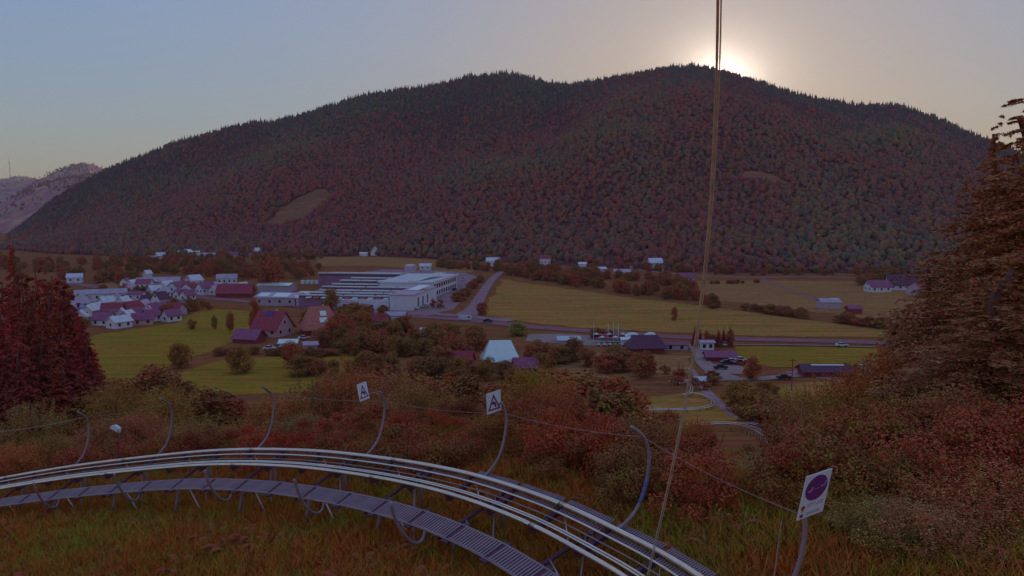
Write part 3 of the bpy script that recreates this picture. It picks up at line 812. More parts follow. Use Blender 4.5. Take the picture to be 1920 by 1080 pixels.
# small lamp on a stick behind the track
lp = at(222, 850, 23.0); lp.z = gz(lp.x, lp.y)
lamp = empty('path_lamp', lp); tag(lamp, 'small pale lamp on a thin stick behind the coaster track', 'lamp')
hd = at(213, 806, 23.0) - lp
m_ = MB(); m_.tube([Vector((0, 0, -0.2)), Vector((hd.x + 0.12, 0, hd.z))], 0.012, 6); m_.build('stick', M['steel_dark'], lamp)
m_ = MB(); m_.poly_prism([hd + Vector((-0.11, 0, 0.04)), hd + Vector((0.02, 0, -0.02)), hd + Vector((0.13, 0, -0.10)), hd + Vector((0.15, 0, 0.03)), hd + Vector((0.03, 0, 0.13)), hd + Vector((-0.08, 0, 0.11))], (0.02, 0.12, 0)); m_.build('lamp_head', M['sign_white'], lamp)

# ------------------------------------------------------------------ the same ride further down the hill
def low_track(pix, ymin, label, r, h=0.75, gauge=0.6, legs=4.0, bankd=12):
    P = smooth_path([on_land(px, py, ymin=ymin) + Vector((0, 0, h)) for px, py in pix], 10)
    Q, L = resample(P, 0.8)
    c = Q[len(Q) // 2].copy(); o = empty('coaster_track', c); tag(o, label, 'coaster track', 'lower runs of the coaster')
    for u in (-gauge / 2, gauge / 2):
        tb('rail', [frame(i, Q, R(bankd))[0] + frame(i, Q, R(bankd))[2] * u for i in range(len(Q))], r, M['rail'], o, 6, base=c)
    st = max(1, int(legs / 0.8))
    for i in range(0, len(Q), st):
        p, T, U, V, N = frame(i, Q, R(bankd))
        tb('cross_bar', [p + U * (-gauge / 2), p + U * (gauge / 2)], r * 1.1, M['steel_dull'], o, 5, base=c)
        f = p.copy(); f.z = float(land_z(p.x, p.y)) - 0.1
        tb('leg', [p, f], r * 1.2, M['steel_dull'], o, 5, base=c)
    return o
low_track([(1292, 722), (1297, 732), (1293, 742), (1282, 746)], 100, 'short bright bend of coaster rails next to the round hedge bushes', 0.11)
low_track([(1288, 741), (1312, 744), (1332, 754), (1336, 764), (1318, 771), (1280, 774), (1200, 773), (1130, 770), (1062, 768)], 100, 'wide loop of coaster rails on the meadow below the round bushes', 0.11)
low_track([(1446, 862), (1441, 846), (1428, 830), (1408, 818), (1388, 811), (1350, 808), (1290, 813), (1225, 824), (1165, 832)], 26, 'nearer stretch of lower coaster rails half hidden among the leafy bushes', 0.075, 1.2)
# ------------------------------------------------------------------ buildings in the valley
M['plaster'] = mat_plain('pale_plaster', (0.84, 0.68, 0.70), 0.8, 0, 0.10, 0.5)
M['plaster_pink'] = mat_plain('pink_plaster', (0.74, 0.36, 0.34), 0.8, 0, 0.12, 0.5)
M['plaster_grey'] = mat_plain('lilac_grey_plaster', (0.58, 0.38, 0.42), 0.8, 0, 0.15, 0.5)
M['roof_red'] = mat_plain('dark_red_tiles', (0.42, 0.05, 0.07), 0.8, 0, 0.25, 0.9)
M['hall_violet'] = mat_plain('violet_hall_cladding', (0.38, 0.15, 0.23), 0.7, 0, 0.18, 0.2)
M['hall_dark'] = mat_plain('dark_hall_glazing', (0.20, 0.06, 0.11), 0.4, 0, 0.2, 0.3)
M['roof_orange'] = mat_plain('orange_brown_tiles', (0.62, 0.16, 0.11), 0.8, 0, 0.2, 0.9)
M['roof_violet'] = mat_plain('violet_grey_tiles', (0.38, 0.085, 0.16), 0.75, 0, 0.2, 0.9)
M['roof_dark'] = mat_plain('dark_slate_roof', (0.17, 0.04, 0.075), 0.7, 0, 0.25, 0.9)
M['roof_pale'] = mat_plain('pale_sheet_roof', (0.80, 0.67, 0.68), 0.45, 0.3, 0.14, 0.3)
M['roof_lilac'] = mat_plain('lilac_sheet_roof', (0.60, 0.38, 0.44), 0.5, 0.2, 0.18, 0.25)
M['skylight'] = mat_plain('pale_skylight', (0.90, 0.86, 0.76), 0.25, 0.1, 0.06, 0.6)
M['glass'] = mat_plain('window_glass', (0.035, 0.012, 0.03), 0.15, 0, 0.2, 2.0, 0.5)
M['timber'] = mat_plain('dark_red_boards', (0.34, 0.045, 0.05), 0.85, 0, 0.3, 1.5)
M['blue_sheet'] = mat_plain('blue_sheet', (0.12, 0.20, 0.50), 0.4, 0, 0.15, 1.0)
M['awning'] = mat_plain('cream_awning', (0.74, 0.68, 0.64), 0.7, 0, 0.08, 2.0)
M['red_cloth'] = mat_plain('red_parasol_cloth', (0.50, 0.08, 0.10), 0.8, 0, 0.15, 2.0)
M['solar'] = mat_plain('blue_violet_panel', (0.10, 0.04, 0.22), 0.25, 0.2, 0.1, 2.0)

def house_parts(o, w, l, h, rh, wall, roof, win=0, over=0.5, hip=0.0, door=False, storeys=1, chimney=False, panels=()):
    """ridge runs along local x; the camera side is local -y"""
    x, y = l / 2, w / 2
    m_ = MB(); hx = x * (1 - hip)
    m_.poly_prism([(-x, -y, -0.6), (-x, y, -0.6), (-x, y, h), (-x, 0, h + rh * (1 if not hip else 0.02)), (-x, -y, h)], (l, 0, 0)); m_.build('wall', wall, o)
    m_ = MB(); t = 0.22; q = over; s = rh / y; z0 = h - q * s
    ex = x + q; rx = hx + (q if not hip else 0)
    for sg in (-1, 1):
        a = [(-ex, sg * (y + q), z0), (ex, sg * (y + q), z0), (rx, 0, h + rh), (-rx, 0, h + rh)]
        v = [Vector(p) + Vector((0, 0, 0.06)) for p in a] + [Vector(p) + Vector((0, 0, 0.06 + t)) for p in a]
        m_.add(v, [(3, 2, 1, 0), (4, 5, 6, 7), (0, 1, 5, 4), (1, 2, 6, 5), (2, 3, 7, 6), (3, 0, 4, 7)])
    if hip:
        for sg in (-1, 1):
            a = [(sg * ex, -(y + q), z0), (sg * ex, y + q, z0), (sg * rx, 0, h + rh)]
            v = [Vector(p) + Vector((0, 0, 0.06)) for p in a] + [Vector(p) + Vector((0, 0, 0.06 + t)) for p in a]
            m_.add(v, [(0, 1, 2), (3, 4, 5), (0, 1, 4, 3), (1, 2, 5, 4), (2, 0, 3, 5)])
    r_ = m_.build('roof', roof, o)
    if chimney:
        MB().box(-0.35, 0.35, -0.35, 0.35, h + rh * 0.55, h + rh + 0.9).build('chimney', M['plaster_pink'], r_, loc=(l * 0.12, 0.8, 0))
    for (u0, u1, v0, v1, mt) in panels:      # flat panels lying on the camera side of the roof
        pt = lambda u, v: Vector((-x + u * l, -(y + q) * (1 - v), z0 + (h + rh - z0) * v + t + 0.10))
        m_ = MB(); m_.poly_prism([pt(u0, v0), pt(u1, v0), pt(u1, v1), pt(u0, v1)], (0, -0.03, 0.06)); m_.build('roof_panel', mt, r_)
    if win:
        for st in range(storeys):
            zc = h * (st + 0.55) / storeys
            for k in range(win):
                cx = -x + l * (k + 0.5) / win
                MB().box(cx - 0.55, cx + 0.55, -y - 0.05, -y + 0.1, zc - 0.65, zc + 0.65).build('window', M['glass'], o)
            for sg in (-1, 1):
                for k in range(max(1, win - 1)):
                    cy_ = -y + w * (k + 0.5) / max(1, win - 1)
                    MB().box(sg * x - 0.05, sg * x + 0.05, cy_ - 0.5, cy_ + 0.5, zc - 0.65, zc + 0.65).build('window', M['glass'], o)
        if rh > 3:
            for sg in (-1, 1):
                MB().box(sg * x - 0.05, sg * x + 0.05, -0.5, 0.5, h + rh * 0.25, h + rh * 0.25 + 1.1).build('window', M['glass'], o)
    if door:
        MB().box(x * 0.3, x * 0.3 + 1.1, -y - 0.04, -y + 0.1, 0, 2.1).build('door', M['timber'], o)
def house(name, label, px, py, w, l, h, rh, rot, wall='plaster', roof='roof_violet', cat='house', group=None, ymin=100.0, **kw):
    p = on_land(px, py, ymin=ymin)
    o = empty(name, p, R(rot)); tag(o, label, cat, group)
    house_parts(o, w, l, h, rh, M[wall], M[roof], **kw)
    return o

# --- the big white works with saw-tooth halls
FO = on_land(775, 583); FO = Vector((FO.x, FO.y, FO.z))
works = empty('factory', FO, R(-9)); tag(works, 'long pale factory of stepped halls with lit roof strips and a two-storey windowed wing', 'factory')
def wbox(name, a0, a1, b0, b1, z0, z1, mat, parent=works): return MB().box(a0, a1, b0, b1, z0, z1).build(name, mat, parent)
def shed(a0, a1, b0, b1, h0, h1, mat, n, strip_mat=M['skylight'], lean=1, zig=False):
    """a hall with n roof bays rising away from the camera, a bright strip along every step"""
    hall = wbox('hall_wall', a0, a1, b0, b1, -0.5, h0, M['hall_violet'])
    d = (b1 - b0) / n
    for k in range(n):
        y0, y1 = b0 + k * d, b0 + (k + 1) * d
        m_ = MB(); m_.poly_prism([(a0 - 0.3, y0 + 0.3, h0 + 0.05), (a0 - 0.3, y1 - 0.05, h0 + 0.05), (a0 - 0.3, y1 - 0.05, h0 + 0.4), (a0 - 0.3, y0 + 0.3, h1)], (a1 - a0 + 0.6, 0, 0))
        rf = m_.build('roof_bay', mat, works)
        MB().box(a0, a1, y0 + 0.18, y0 + 0.30, h0 + 0.15, h1 - 0.55).build('glazing', M['hall_dark'], rf)
        for (q0, q1) in ((0.0, 0.46), (0.49, 0.80), (0.83, 1.0)):
            s0, s1 = a0 + (a1 - a0) * q0, a0 + (a1 - a0) * q1
            MB().box(s0, s1, y0 + 0.25, y0 + 1.5, h1 - 0.25, h1 + 0.18).build('light_strip', strip_mat, rf)
    return hall
shed(-97, -42, 116, 150, 7.0, 9.4, M['roof_pale'], 1)
shed(-40, -14, 126, 150, 7.0, 8.6, M['roof_lilac'], 1)
wbox('stair_tower', -46, -40, 140, 148, -0.5, 12.5, M['plaster_grey']); wbox('tower_cap', -45.5, -40.5, 140.5, 147.5, 12.5, 13.4, M['roof_pale'])
shed(-66, -38.6, 74, 112, 6.0, 8.4, M['roof_pale'], 2)
shed(-66, -12.6, 46, 61, 5.2, 7.2, M['roof_lilac'], 1)
shed(-66, -38.6, 61.2, 73.8, 5.4, 7.4, M['roof_pale'], 1)
shed(-62, -12.6, 6, 45.8, 4.6, 6.6, M['roof_pale'], 3)
for k in range(11):       # short sloping panes along the front eave
    x0 = -58 + k * 4.1
    m_ = MB(); m_.poly_prism([(x0, 4.5, 4.9), (x0 + 2.6, 4.5, 4.9), (x0 + 3.6, 9.0, 6.0), (x0 + 1.0, 9.0, 6.0)], (0, -0.05, 0.3)); m_.build('eave_pane', M['roof_orange'] if k % 2 else M['skylight'], works)
front = wbox('front_wall', -40, -13, 2, 6, -0.5, 4.8, M['plaster'])
for x0 in (-37, -30, -23, -17): MB().box(x0, x0 + 1.8, 1.95, 2.1, 0.2, 2.4).build('window', M['glass'], works)
for x0 in (-66, -59):
    m_ = MB(); m_.poly_prism([(x0 - 8, 14, 4.2), (x0, 14, 4.2), (x0 + 3, 30, 5.5), (x0 - 5, 30, 5.5)], (0, 0, 0.4)); m_.build('annex_roof', M['skylight'] if x0 == -59 else M['roof_pale'], works)
wbox('annex_wall', -73, -57, 15, 29, -0.5, 4.1, M['plaster_grey'])
blk = wbox('corner_block', -12, 0, 0, 46, -0.5, 7.6, M['plaster']); wbox('flat_roof', -12.4, 0.4, -0.4, 46.4, 7.6, 8.0, M['roof_lilac'])
m_ = MB(); m_.poly_prism([(-9, 20, 8.1), (-3, 20, 8.1), (0, 33, 9.6), (-6, 33, 9.6)], (0, -0.1, 0.3)); m_.build('roof_light', M['skylight'], works)
for k in range(3): MB().box(-0.05, 0.06, 8 + k * 9, 10 + k * 9, 1.2, 5.6).build('window', M['glass'], works)
wing = wbox('office_wing', -38, -6, 62, 122, -0.5, 8.2, M['plaster']); wbox('flat_roof', -38.5, -5.5, 61.5, 122.5, 8.2, 8.9, M['roof_pale'])
wbox('parapet', -5.5, -5.1, 61.5, 122.5, 8.0, 9.4, M['plaster'])
m_ = MB(); m_.poly_prism([(-22, 66, 9.0), (-16, 66, 9.0), (-9, 104, 11.0), (-15, 104, 11.0)], (0, -0.1, 0.3)); m_.build('roof_light', M['skylight'], works)
for st, (z0, z1) in enumerate(((0.8, 3.2), (4.9, 7.2))):
    for k in range(10):
        y0 = 64 + k * 5.7; MB().box(-6.05, -5.93, y0, y0 + 3.3, z0, z1).build('window', M['glass'], works)

# --- smaller works in front of the village
sw = house('workshop', 'low workshop with two bright slanted roof panes left of the factory', 528, 570, 17, 22, 4.2, 1.8, -8, 'plaster_grey', 'roof_lilac', 'workshop', win=4, panels=((0.05, 0.30, 0.2, 0.8, M['skylight']), (0.42, 0.80, 0.15, 0.85, M['skylight'])))
house('workshop', 'pale little annex building between workshop and orange barn roof', 573, 572, 8, 10, 4.2, 1.2, 20, 'plaster', 'roof_pale', 'workshop', win=3)
house('workshop', 'flat long hall with a white roof edge behind the workshop', 520, 546, 12, 20, 4.0, 1.0, -8, 'plaster_grey', 'skylight', 'workshop')
# --- farmsteads
house('farmhouse', 'big farmhouse with dark red roof and pale pink gable wall', 512, 628, 10.5, 12, 3.4, 6.0, -24, 'plaster_pink', 'roof_red', 'farmhouse', win=3, over=0.8, chimney=True, panels=((0.30, 0.62, 0.70, 0.95, M['solar']),))
house('farmhouse', 'orange roofed farmhouse with two bright roof panes behind a leafy tree', 600, 624, 13, 13.5, 3.0, 7.6, 24, 'timber', 'roof_orange', 'farmhouse', hip=0.45, over=0.9, chimney=True, panels=((0.48, 0.66, 0.58, 0.78, M['skylight']), (0.44, 0.66, 0.30, 0.50, M['skylight'])))
house('barn', 'low violet roofed barn below the dark red farmhouse', 468, 641, 7.5, 9.5, 1.9, 2.8, -14, 'timber', 'roof_violet', 'barn', over=0.7)
house('shed', 'small white roofed shed in the farmyard beside two parked cars', 542, 653, 4, 6, 2.2, 0.9, 5, 'plaster', 'skylight', 'shed')
house('shed', 'little lean-to shed under the orange farmhouse roof', 582, 656, 3.6, 4.5, 2.0, 0.8, 20, 'plaster_grey', 'roof_lilac', 'shed')
# --- the big white roofed house the picture hides behind blocks, and its neighbours
house('guest_house', 'broad house with a white hipped roof standing alone among dark trees', 938, 690, 8.5, 10, 3.6, 4.8, 6, 'plaster_pink', 'skylight', 'house', over=0.9, win=2, hip=0.35)
house('garden_house', 'red brown low house with violet roof left of the white hipped house', 858, 690, 6.5, 9, 2.4, 2.8, -8, 'plaster_pink', 'roof_red', 'house', over=0.6, win=2)
house('garden_house', 'small red roofed house right of the white hipped house', 985, 700, 5, 6.5, 2.4, 2.2, 10, 'timber', 'roof_violet', 'house', over=0.6)
house('cottage', 'pale walled cottage between the orange barn and factory trees', 712, 612, 5.5, 7, 2.8, 2.2, -10, 'plaster', 'roof_red', 'house', win=2)
house('cottage', 'flat pale building at the road below the factory', 742, 603, 6, 9, 3.0, 1.2, -6, 'plaster', 'roof_lilac', 'house')
house('cottage', 'pale building beside the road bend right of the hidden trees', 812, 632, 6, 9, 2.2, 1.2, -4, 'plaster', 'roof_pale', 'house')
# --- valley station of the coaster
st_ = house('station_hall', 'wide dark violet roofed station hall with two cream awnings', 1210, 659, 9, 11, 2.4, 3.2, 4, 'timber', 'roof_dark', 'station', over=1.0, hip=0.25)
for k, (x0, x1) in enumerate(((-6.2, -1.6), (0.8, 4.6))):
    m_ = MB(); ps = [(x0 + (x1 - x0) * q / 6, 5.6, 5.0 + 0.9 * math.sin(q / 6 * 2.6)) for q in range(7)]
    for (a, b2) in zip(ps, ps[1:]):
        m_.add([a, b2, (b2[0], b2[1] - 2.6, b2[2] - 0.5), (a[0], a[1] - 2.6, a[2] - 0.5)], [(0, 1, 2, 3)])
    aw = m_.build('awning', M['awning'], st_)
    sm = aw.modifiers.new('thickness', 'SOLIDIFY'); sm.thickness = 0.12
house('kiosk', 'small white kiosk next to the station hall terrace', 1174, 646, 2.6, 3.6, 2.0, 0.5, 0, 'plaster', 'skylight', 'kiosk')
house('station_shed', 'white boarded shed by the lane, in front of dark trees', 1324, 655, 3.5, 4.6, 2.6, 0.5, 2, 'plaster', 'roof_lilac', 'shed', win=2)
house('station_shed', 'low pale annex right of the station hall', 1266, 655, 3.6, 8, 1.9, 0.6, 0, 'plaster_grey', 'roof_violet', 'shed', win=2)
house('station_shed', 'wide violet roofed open shed above the parking yard', 1350, 675, 5.5, 9.5, 1.5, 1.2, -3, 'timber', 'roof_violet', 'shed', over=0.6)
house('car_shelter', 'long dark roofed shelter with one bright roof strip at the parking', 1545, 704, 6, 13.5, 1.7, 1.4, -2, 'timber', 'roof_dark', 'shelter', over=0.7, panels=((0.20, 0.90, 0.80, 0.92, M['skylight']),))
house('pump_house', 'tiny white roofed hut between the two round bushes', 1312, 719, 2.4, 2.8, 1.1, 0.6, 0, 'plaster_grey', 'roof_pale', 'hut')
# --- in the fields
house('field_barn', 'grey sheet metal field barn with a bright ridge standing in the meadow', 1553, 578, 6.5, 10, 3.4, 1.5, 3, 'plaster_grey', 'roof_lilac', 'barn', panels=((0.55, 0.95, 0.82, 0.96, M['skylight']),))
house('field_hut', 'dark red wooden hut standing behind the clipped hedge', 1600, 588, 4.5, 6.2, 2.6, 1.3, 3, 'timber', 'roof_violet', 'hut')
house('farmhouse', 'pale walled farmhouse with dark violet roof at the mountain foot beside tall spruce', 1690, 543, 13, 17, 3.8, 5.5, -12, 'plaster', 'roof_dark', 'farmhouse', win=4, over=0.9)
house('farmhouse', 'violet roofed farm building left of the pale farmhouse by the spruce', 1645, 547, 9, 13, 3.6, 3.4, 6, 'plaster', 'roof_violet', 'farmhouse', win=3, over=0.7)
house('barn', 'low dark barn behind the pale farmhouse near the spruce', 1725, 552, 10, 12, 4, 3.5, 30, 'plaster_grey', 'roof_red', 'barn')
# --- houses along the mountain foot
FOOT = [('white house with grey roof where the lane meets the mountain foot', 924, 499, 8, 14, 5.5, 3.5, 10, 'plaster', 'roof_pale', 2),
        ('tall white three storey house among trees at the mountain foot', 1022, 499, 10, 11, 8.5, 3.0, 0, 'plaster', 'roof_red', 3),
        ('tiny white roofed hut in the trees right of the tall house', 1092, 500, 5, 8, 3.0, 1.5, 0, 'plaster', 'skylight', 0),
        ('small pale shed half hidden in the tree belt', 1127, 510, 6, 9, 3.2, 1.6, 14, 'plaster_grey', 'roof_pale', 0),
        ('long low grey roofed shed in the tree belt', 1166, 515, 8, 15, 2.8, 2.2, 2, 'plaster_grey', 'roof_lilac', 0),
        ('white balconied house with pale roof above the upper road', 1228, 503, 10, 13, 6.0, 4.0, 6, 'plaster', 'roof_pale', 3),
        ('little white shed right of the balconied house', 1248, 507, 5, 7, 3.0, 1.6, -10, 'plaster', 'roof_violet', 0),
        ('dark roofed house at the start of the upper road', 1285, 527, 9, 13, 3.2, 3.4, 8, 'plaster_grey', 'roof_violet', 2),
        ('white pointed gable house alone below the mountain wood', 703, 478, 9, 11, 4.2, 6.2, 88, 'plaster', 'roof_pale', 0),
        ('small white box house left of the pointed gable house', 682, 480, 6, 10, 3.6, 1.0, 0, 'plaster', 'skylight', 0),
        ('white house behind the factory office wing', 798, 506, 7, 11, 4.0, 2.2, 0, 'plaster', 'roof_pale', 2)]
for (lb, px, py, w, l, h, rh, rot, wl, rf, wn) in FOOT:
    house('house', lb, px, py, w * 0.85, l * 0.85, h * 0.85, rh * 0.85, rot, wl, rf, 'house', 'houses along the mountain foot', win=wn)
# --- the village on the left
VIL = [('white house at the village edge beside the dark spruces', 141, 530, 8, 13, 5, 3, 20, 'plaster', 'roof_pale', 2),
       ('long white two storey building running up the village street', 190, 564, 9, 34, 5.5, 2.5, 28, 'plaster', 'roof_lilac', 6),
       ('white house with pink gable by the village street bend', 272, 541, 8, 13, 4.5, 3.2, -8, 'plaster', 'roof_violet', 3),
       ('low house with long lilac roof above the white row', 282, 536, 11, 22, 4, 3, 24, 'plaster_grey', 'roof_lilac', 0),
       ('narrow white gable among trees above the lilac roof', 277, 525, 5, 7, 6, 3, 70, 'plaster', 'roof_pale', 0),
       ('first white house of the row along the village street', 313, 547, 9, 11, 5, 3.5, 70, 'plaster', 'roof_pale', 2),
       ('second white house of the row along the village street', 330, 548, 8, 10, 5, 3, 75, 'plaster', 'roof_violet', 2),
       ('pale house with wide grey roof behind the white row', 320, 535, 10, 17, 4, 3, 10, 'plaster_grey', 'roof_lilac', 0),
       ('white gabled house with a lower wing behind the row', 364, 537, 10, 12, 5.5, 4, 60, 'plaster', 'roof_pale', 2),
       ('third white house of the row along the village street', 357, 551, 9, 11, 5, 3.4, 78, 'plaster', 'roof_red', 2),
       ('white corner house at the right end of the village row', 386, 552, 9, 12, 5.5, 3.6, 55, 'plaster', 'roof_violet', 3),
       ('low lilac roofed shed between the row houses', 372, 548, 7, 16, 3, 1.8, -6, 'plaster', 'roof_lilac', 0),
       ('white long house with a row of windows at the wood edge', 426, 533, 9, 17, 5.5, 3.2, 16, 'plaster', 'roof_lilac', 4),
       ('small white shed below the long windowed house', 409, 542, 4, 5, 3.5, 1.5, 10, 'plaster', 'roof_pale', 0),
       ('large red brown roofed barn below the long windowed house', 442, 556, 17, 26, 3.2, 6, 8, 'timber', 'roof_red', 0),
       ('white house with stepped front in the garden quarter', 258, 563, 7, 12, 4.5, 1.8, -14, 'plaster', 'roof_violet', 2),
       ('tall white hipped house with two windows in the garden quarter', 301, 575, 8, 9, 5.5, 4.2, 68, 'plaster', 'roof_dark', 2),
       ('dark blue roofed house beside the tall white hipped house', 281, 573, 8, 11, 3.6, 3.2, -10, 'plaster_grey', 'roof_dark', 0),
       ('violet roofed house in the middle of the gardens', 296, 591, 9, 12, 3.6, 4, 65, 'plaster', 'roof_violet', 2),
       ('red roofed house with pink wall in the gardens', 248, 588, 9, 12, 3.6, 4, 70, 'plaster_pink', 'roof_red', 2),
       ('red roofed house beside the spruces above the meadow', 212, 592, 9, 12, 3.6, 4, 15, 'plaster_grey', 'roof_red', 2),
       ('dark red roofed house at the meadow corner', 330, 590, 8, 11, 3.4, 3.6, -20, 'plaster_grey', 'roof_red', 0),
       ('low white house at the meadow edge of the village', 224, 614, 8, 11, 3.6, 2.6, 62, 'plaster', 'roof_pale', 2),
       ('violet roofed house at the meadow edge beside the spruces', 196, 609, 8, 11, 3.4, 3.4, -12, 'plaster', 'roof_violet', 2),
       ('low pink walled house at the meadow edge among shrubs', 268, 608, 7, 11, 3.2, 3, 24, 'plaster_pink', 'roof_violet', 2),
       ('flat white house on the slope above the village trees', 286, 490, 8, 16, 5, 2, 0, 'plaster', 'roof_lilac', 0),
       ('tilted white house on the slope next to the flat white one', 301, 486, 7, 12, 5, 4, 50, 'plaster', 'roof_pale', 0),
       ('white house under a thin bright roof edge on the slope', 352, 480, 9, 14, 5, 4, 75, 'plaster', 'skylight', 0),
       ('wide hall with grey roof and white tower end on the slope', 388, 487, 14, 30, 6, 3, 8, 'plaster', 'roof_lilac', 3),
       ('violet roofed long house right of the slope hall', 432, 482, 11, 22, 4, 3, 12, 'plaster_grey', 'roof_violet', 0),
       ('white narrow house beside the pink cottage on the slope', 482, 478, 6, 8, 6, 4, 60, 'plaster', 'roof_pale', 0),
       ('pink cottage on the slope below the narrow white house', 473, 482, 6, 8, 3.4, 2.6, 10, 'plaster_pink', 'roof_violet', 0),
       ('pale sheds in the clearing above the workshop', 489, 504, 6, 12, 3, 1.5, 0, 'plaster', 'roof_pale', 0)]
for (lb, px, py, w, l, h, rh, rot, wl, rf, wn) in VIL:
    house('house', lb, px, py, w * 0.74, l * 0.74, h * 0.78, rh * 0.78, rot, wl, rf, 'house', 'village houses', win=wn)
r = random.Random(5)
for k, (px, py) in enumerate([(170, 592), (182, 588), (228, 600), (240, 604), (262, 598), (276, 596), (312, 586), (322, 602), (344, 580), (232, 575), (200, 575), (352, 562), (340, 560), (398, 545), (290, 552), (306, 556), (150, 578), (160, 566), (216, 566), (226, 558), (246, 552), (238, 588), (270, 582), (152, 604), (206, 602), (284, 602), (404, 552), (418, 548), (455, 545), (248, 540), (236, 536), (345, 543)]):
    house('house', 'small gabled house hidden among the gardens of the village', px, py, 5, 7, 2.8, 2.4, r.uniform(50, 115), 'plaster', r.choice(['roof_lilac', 'roof_violet', 'roof_pale']), 'house', 'small village houses', win=2)
# a bright thin roof edge on the slope and the blue pool cover
p = on_land(166, 580); o = empty('pool_cover', p, R(12)); tag(o, 'bright blue flat pool cover below the long white building', 'pool cover')
MB().box(-8, 8, -4, 4, 0.3, 0.9).build('sheet', M['blue_sheet'], o); MB().box(-8.4, 8.4, -4.4, 4.4, -0.5, 0.3).build('rim', M['plaster_grey'], o)
p = on_land(358, 478); o = empty('greenhouse', p, R(14)); tag(o, 'long thin bright roofed greenhouse on the slope above the village', 'greenhouse')
m_ = MB(); m_.poly_prism([(-14, -2.5, 3.2), (-14, 2.5, 3.2), (-14, 0, 4.6)], (28, 0, 0)); m_.build('roof', M['skylight'], o)
MB().box(-13.8, 13.8, -2.3, 2.3, -1, 3.15).build('wall', M['plaster_grey'], o)
p = on_land(590, 533); o = empty('trailer_rack', p, R(0)); tag(o, 'row of small white boxes parked at the factory corner', 'trailer')
for k in range(6): MB().box(-9 + k * 3.1, -6.8 + k * 3.1, -1.2, 1.2, 0.2, 2.8).build('box_body', M['sign_white'], o)

# --- terrace of the station: parasols, tables, flag poles
for k in range(16):
    px = 1118 + (k % 8) * 8.2 + (k // 8) * 3; py = 637 + (k // 8) * 6 + (k % 3)
    p = on_land(px, py); o = empty('parasol', p); tag(o, 'small red parasol among the tables on the station terrace', 'parasol', 'parasols on the station terrace')
    m_ = MB(); n = 8
    m_.add([(0, 0, 2.75)] + [(1.25 * math.cos(6.283 * q / n), 1.25 * math.sin(6.283 * q / n), 2.15) for q in range(n)], [(0, 1 + q, 1 + (q + 1) % n) for q in range(n)]); m_.build('canopy', M['red_cloth'] if k % 3 else M['awning'], o)
    m_ = MB(); m_.tube([(0, 0, -0.2), (0, 0, 2.7)], 0.035, 6); m_.build('pole', M['steel_dull'], o)
for k in range(12):
    p = on_land(1122 + (k % 6) * 11, 644 + (k // 6) * 5); o = empty('terrace_table', p, R(13 * k)); tag(o, 'pale wooden table on the station terrace between the parasols', 'table', 'tables on the station terrace')
    MB().box(-1.1, 1.1, -0.45, 0.45, 0.70, 0.78).build('table_top', M['awning'], o)
    for sg in (-1, 1): MB().box(sg * 0.85 - 0.05, sg * 0.85 + 0.05, -0.4, 0.4, -0.1, 0.70).build('leg', M['timber'], o)
for k, px in enumerate((1113, 1150, 1159, 1140)):
    p = on_land(px, 640); o = empty('flag_pole', p); tag(o, ['white flag pole at the far end of the station terrace', 'white flag pole nearest the station kiosk of a close pair', 'white flag pole in the close pair, the one by the parasols', 'white flag pole in the middle of the parasols'][k], 'flag pole')
    m_ = MB(); m_.tube([(0, 0, -0.3), (0, 0, 7.0)], 0.09, 6); m_.build('mast', M['sign_white'], o); MB().box(-0.02, 0.02, 0.05, 0.5, 4.6, 6.7).build('banner', M['plaster_pink'], o)
# marquee roof and low wall on the forecourt
house('marquee', 'low cream tent roof on the forecourt left of the terrace', 1066, 641, 3.5, 8, 1.0, 1.0, 0, 'plaster_grey', 'awning', 'tent')
# --- utility pole
p = on_land(1484, 733); o = empty('utility_pole', p); tag(o, 'thin dark utility pole with cross arm beside the lane', 'utility pole')
m_ = MB(); m_.tube([(0, 0, -0.5), (0.1, 0, 8.6)], 0.14, 6); m_.build('pole', M['timber'], o); MB().box(-0.9, 1.1, -0.08, 0.08, 7.9, 8.05).build('cross_arm', M['timber'], o)
# --- radio mast on the far hill
p = at(19, 331, 5190); o = empty('radio_mast', p); tag(o, 'thin radio mast standing on the farthest hill', 'mast')
m_ = MB(); m_.tube([(0, 0, -20), (0, 0, 112)], 1.5, 6, radii=[2.2, 1.0]); m_.build('mast', M['steel_dark'], o)
MB().box(-3, 3, -3, 3, 86, 90).build('platform', M['steel_dark'], o)

# --- cars
M['tyre'] = mat_plain('tyre_rubber', (0.03, 0.02, 0.025), 0.9, 0, 0.2, 6)
CARC = {'white': (0.75, 0.70, 0.72), 'silver': (0.50, 0.42, 0.48), 'red': (0.45, 0.05, 0.06), 'dark': (0.06, 0.03, 0.06), 'blue': (0.12, 0.12, 0.32)}
CARM = {k: mat_plain(k + '_car_paint', v, 0.25, 0.2, 0.05, 1.0) for k, v in CARC.items()}
_wm = MB(); _wm.tube([(0, -0.1, 0), (0, 0.1, 0)], 0.32, 12); WHEEL = _wm.mesh('wheel', M['tyre'], False)
_gm = MB(); _gm.poly_prism([(-1.35, -0.74, 0.93), (0.95, -0.74, 0.93), (0.45, -0.74, 1.43), (-0.95, -0.74, 1.43)], (0, 1.48, 0)); GLASS = _gm.mesh('cabin', M['glass'])
CARB = {}
for k, m_ in CARM.items():
    q = MB(); q.poly_prism([(-2.1, -0.85, 0.35), (2.1, -0.85, 0.35), (2.15, -0.85, 0.72), (1.2, -0.85, 0.92), (-1.7, -0.85, 0.96), (-2.15, -0.85, 0.85)], (0, 1.7, 0)); q.box(-0.92, 0.42, -0.72, 0.72, 1.425, 1.47)
    CARB[k] = q.mesh('body', m_)
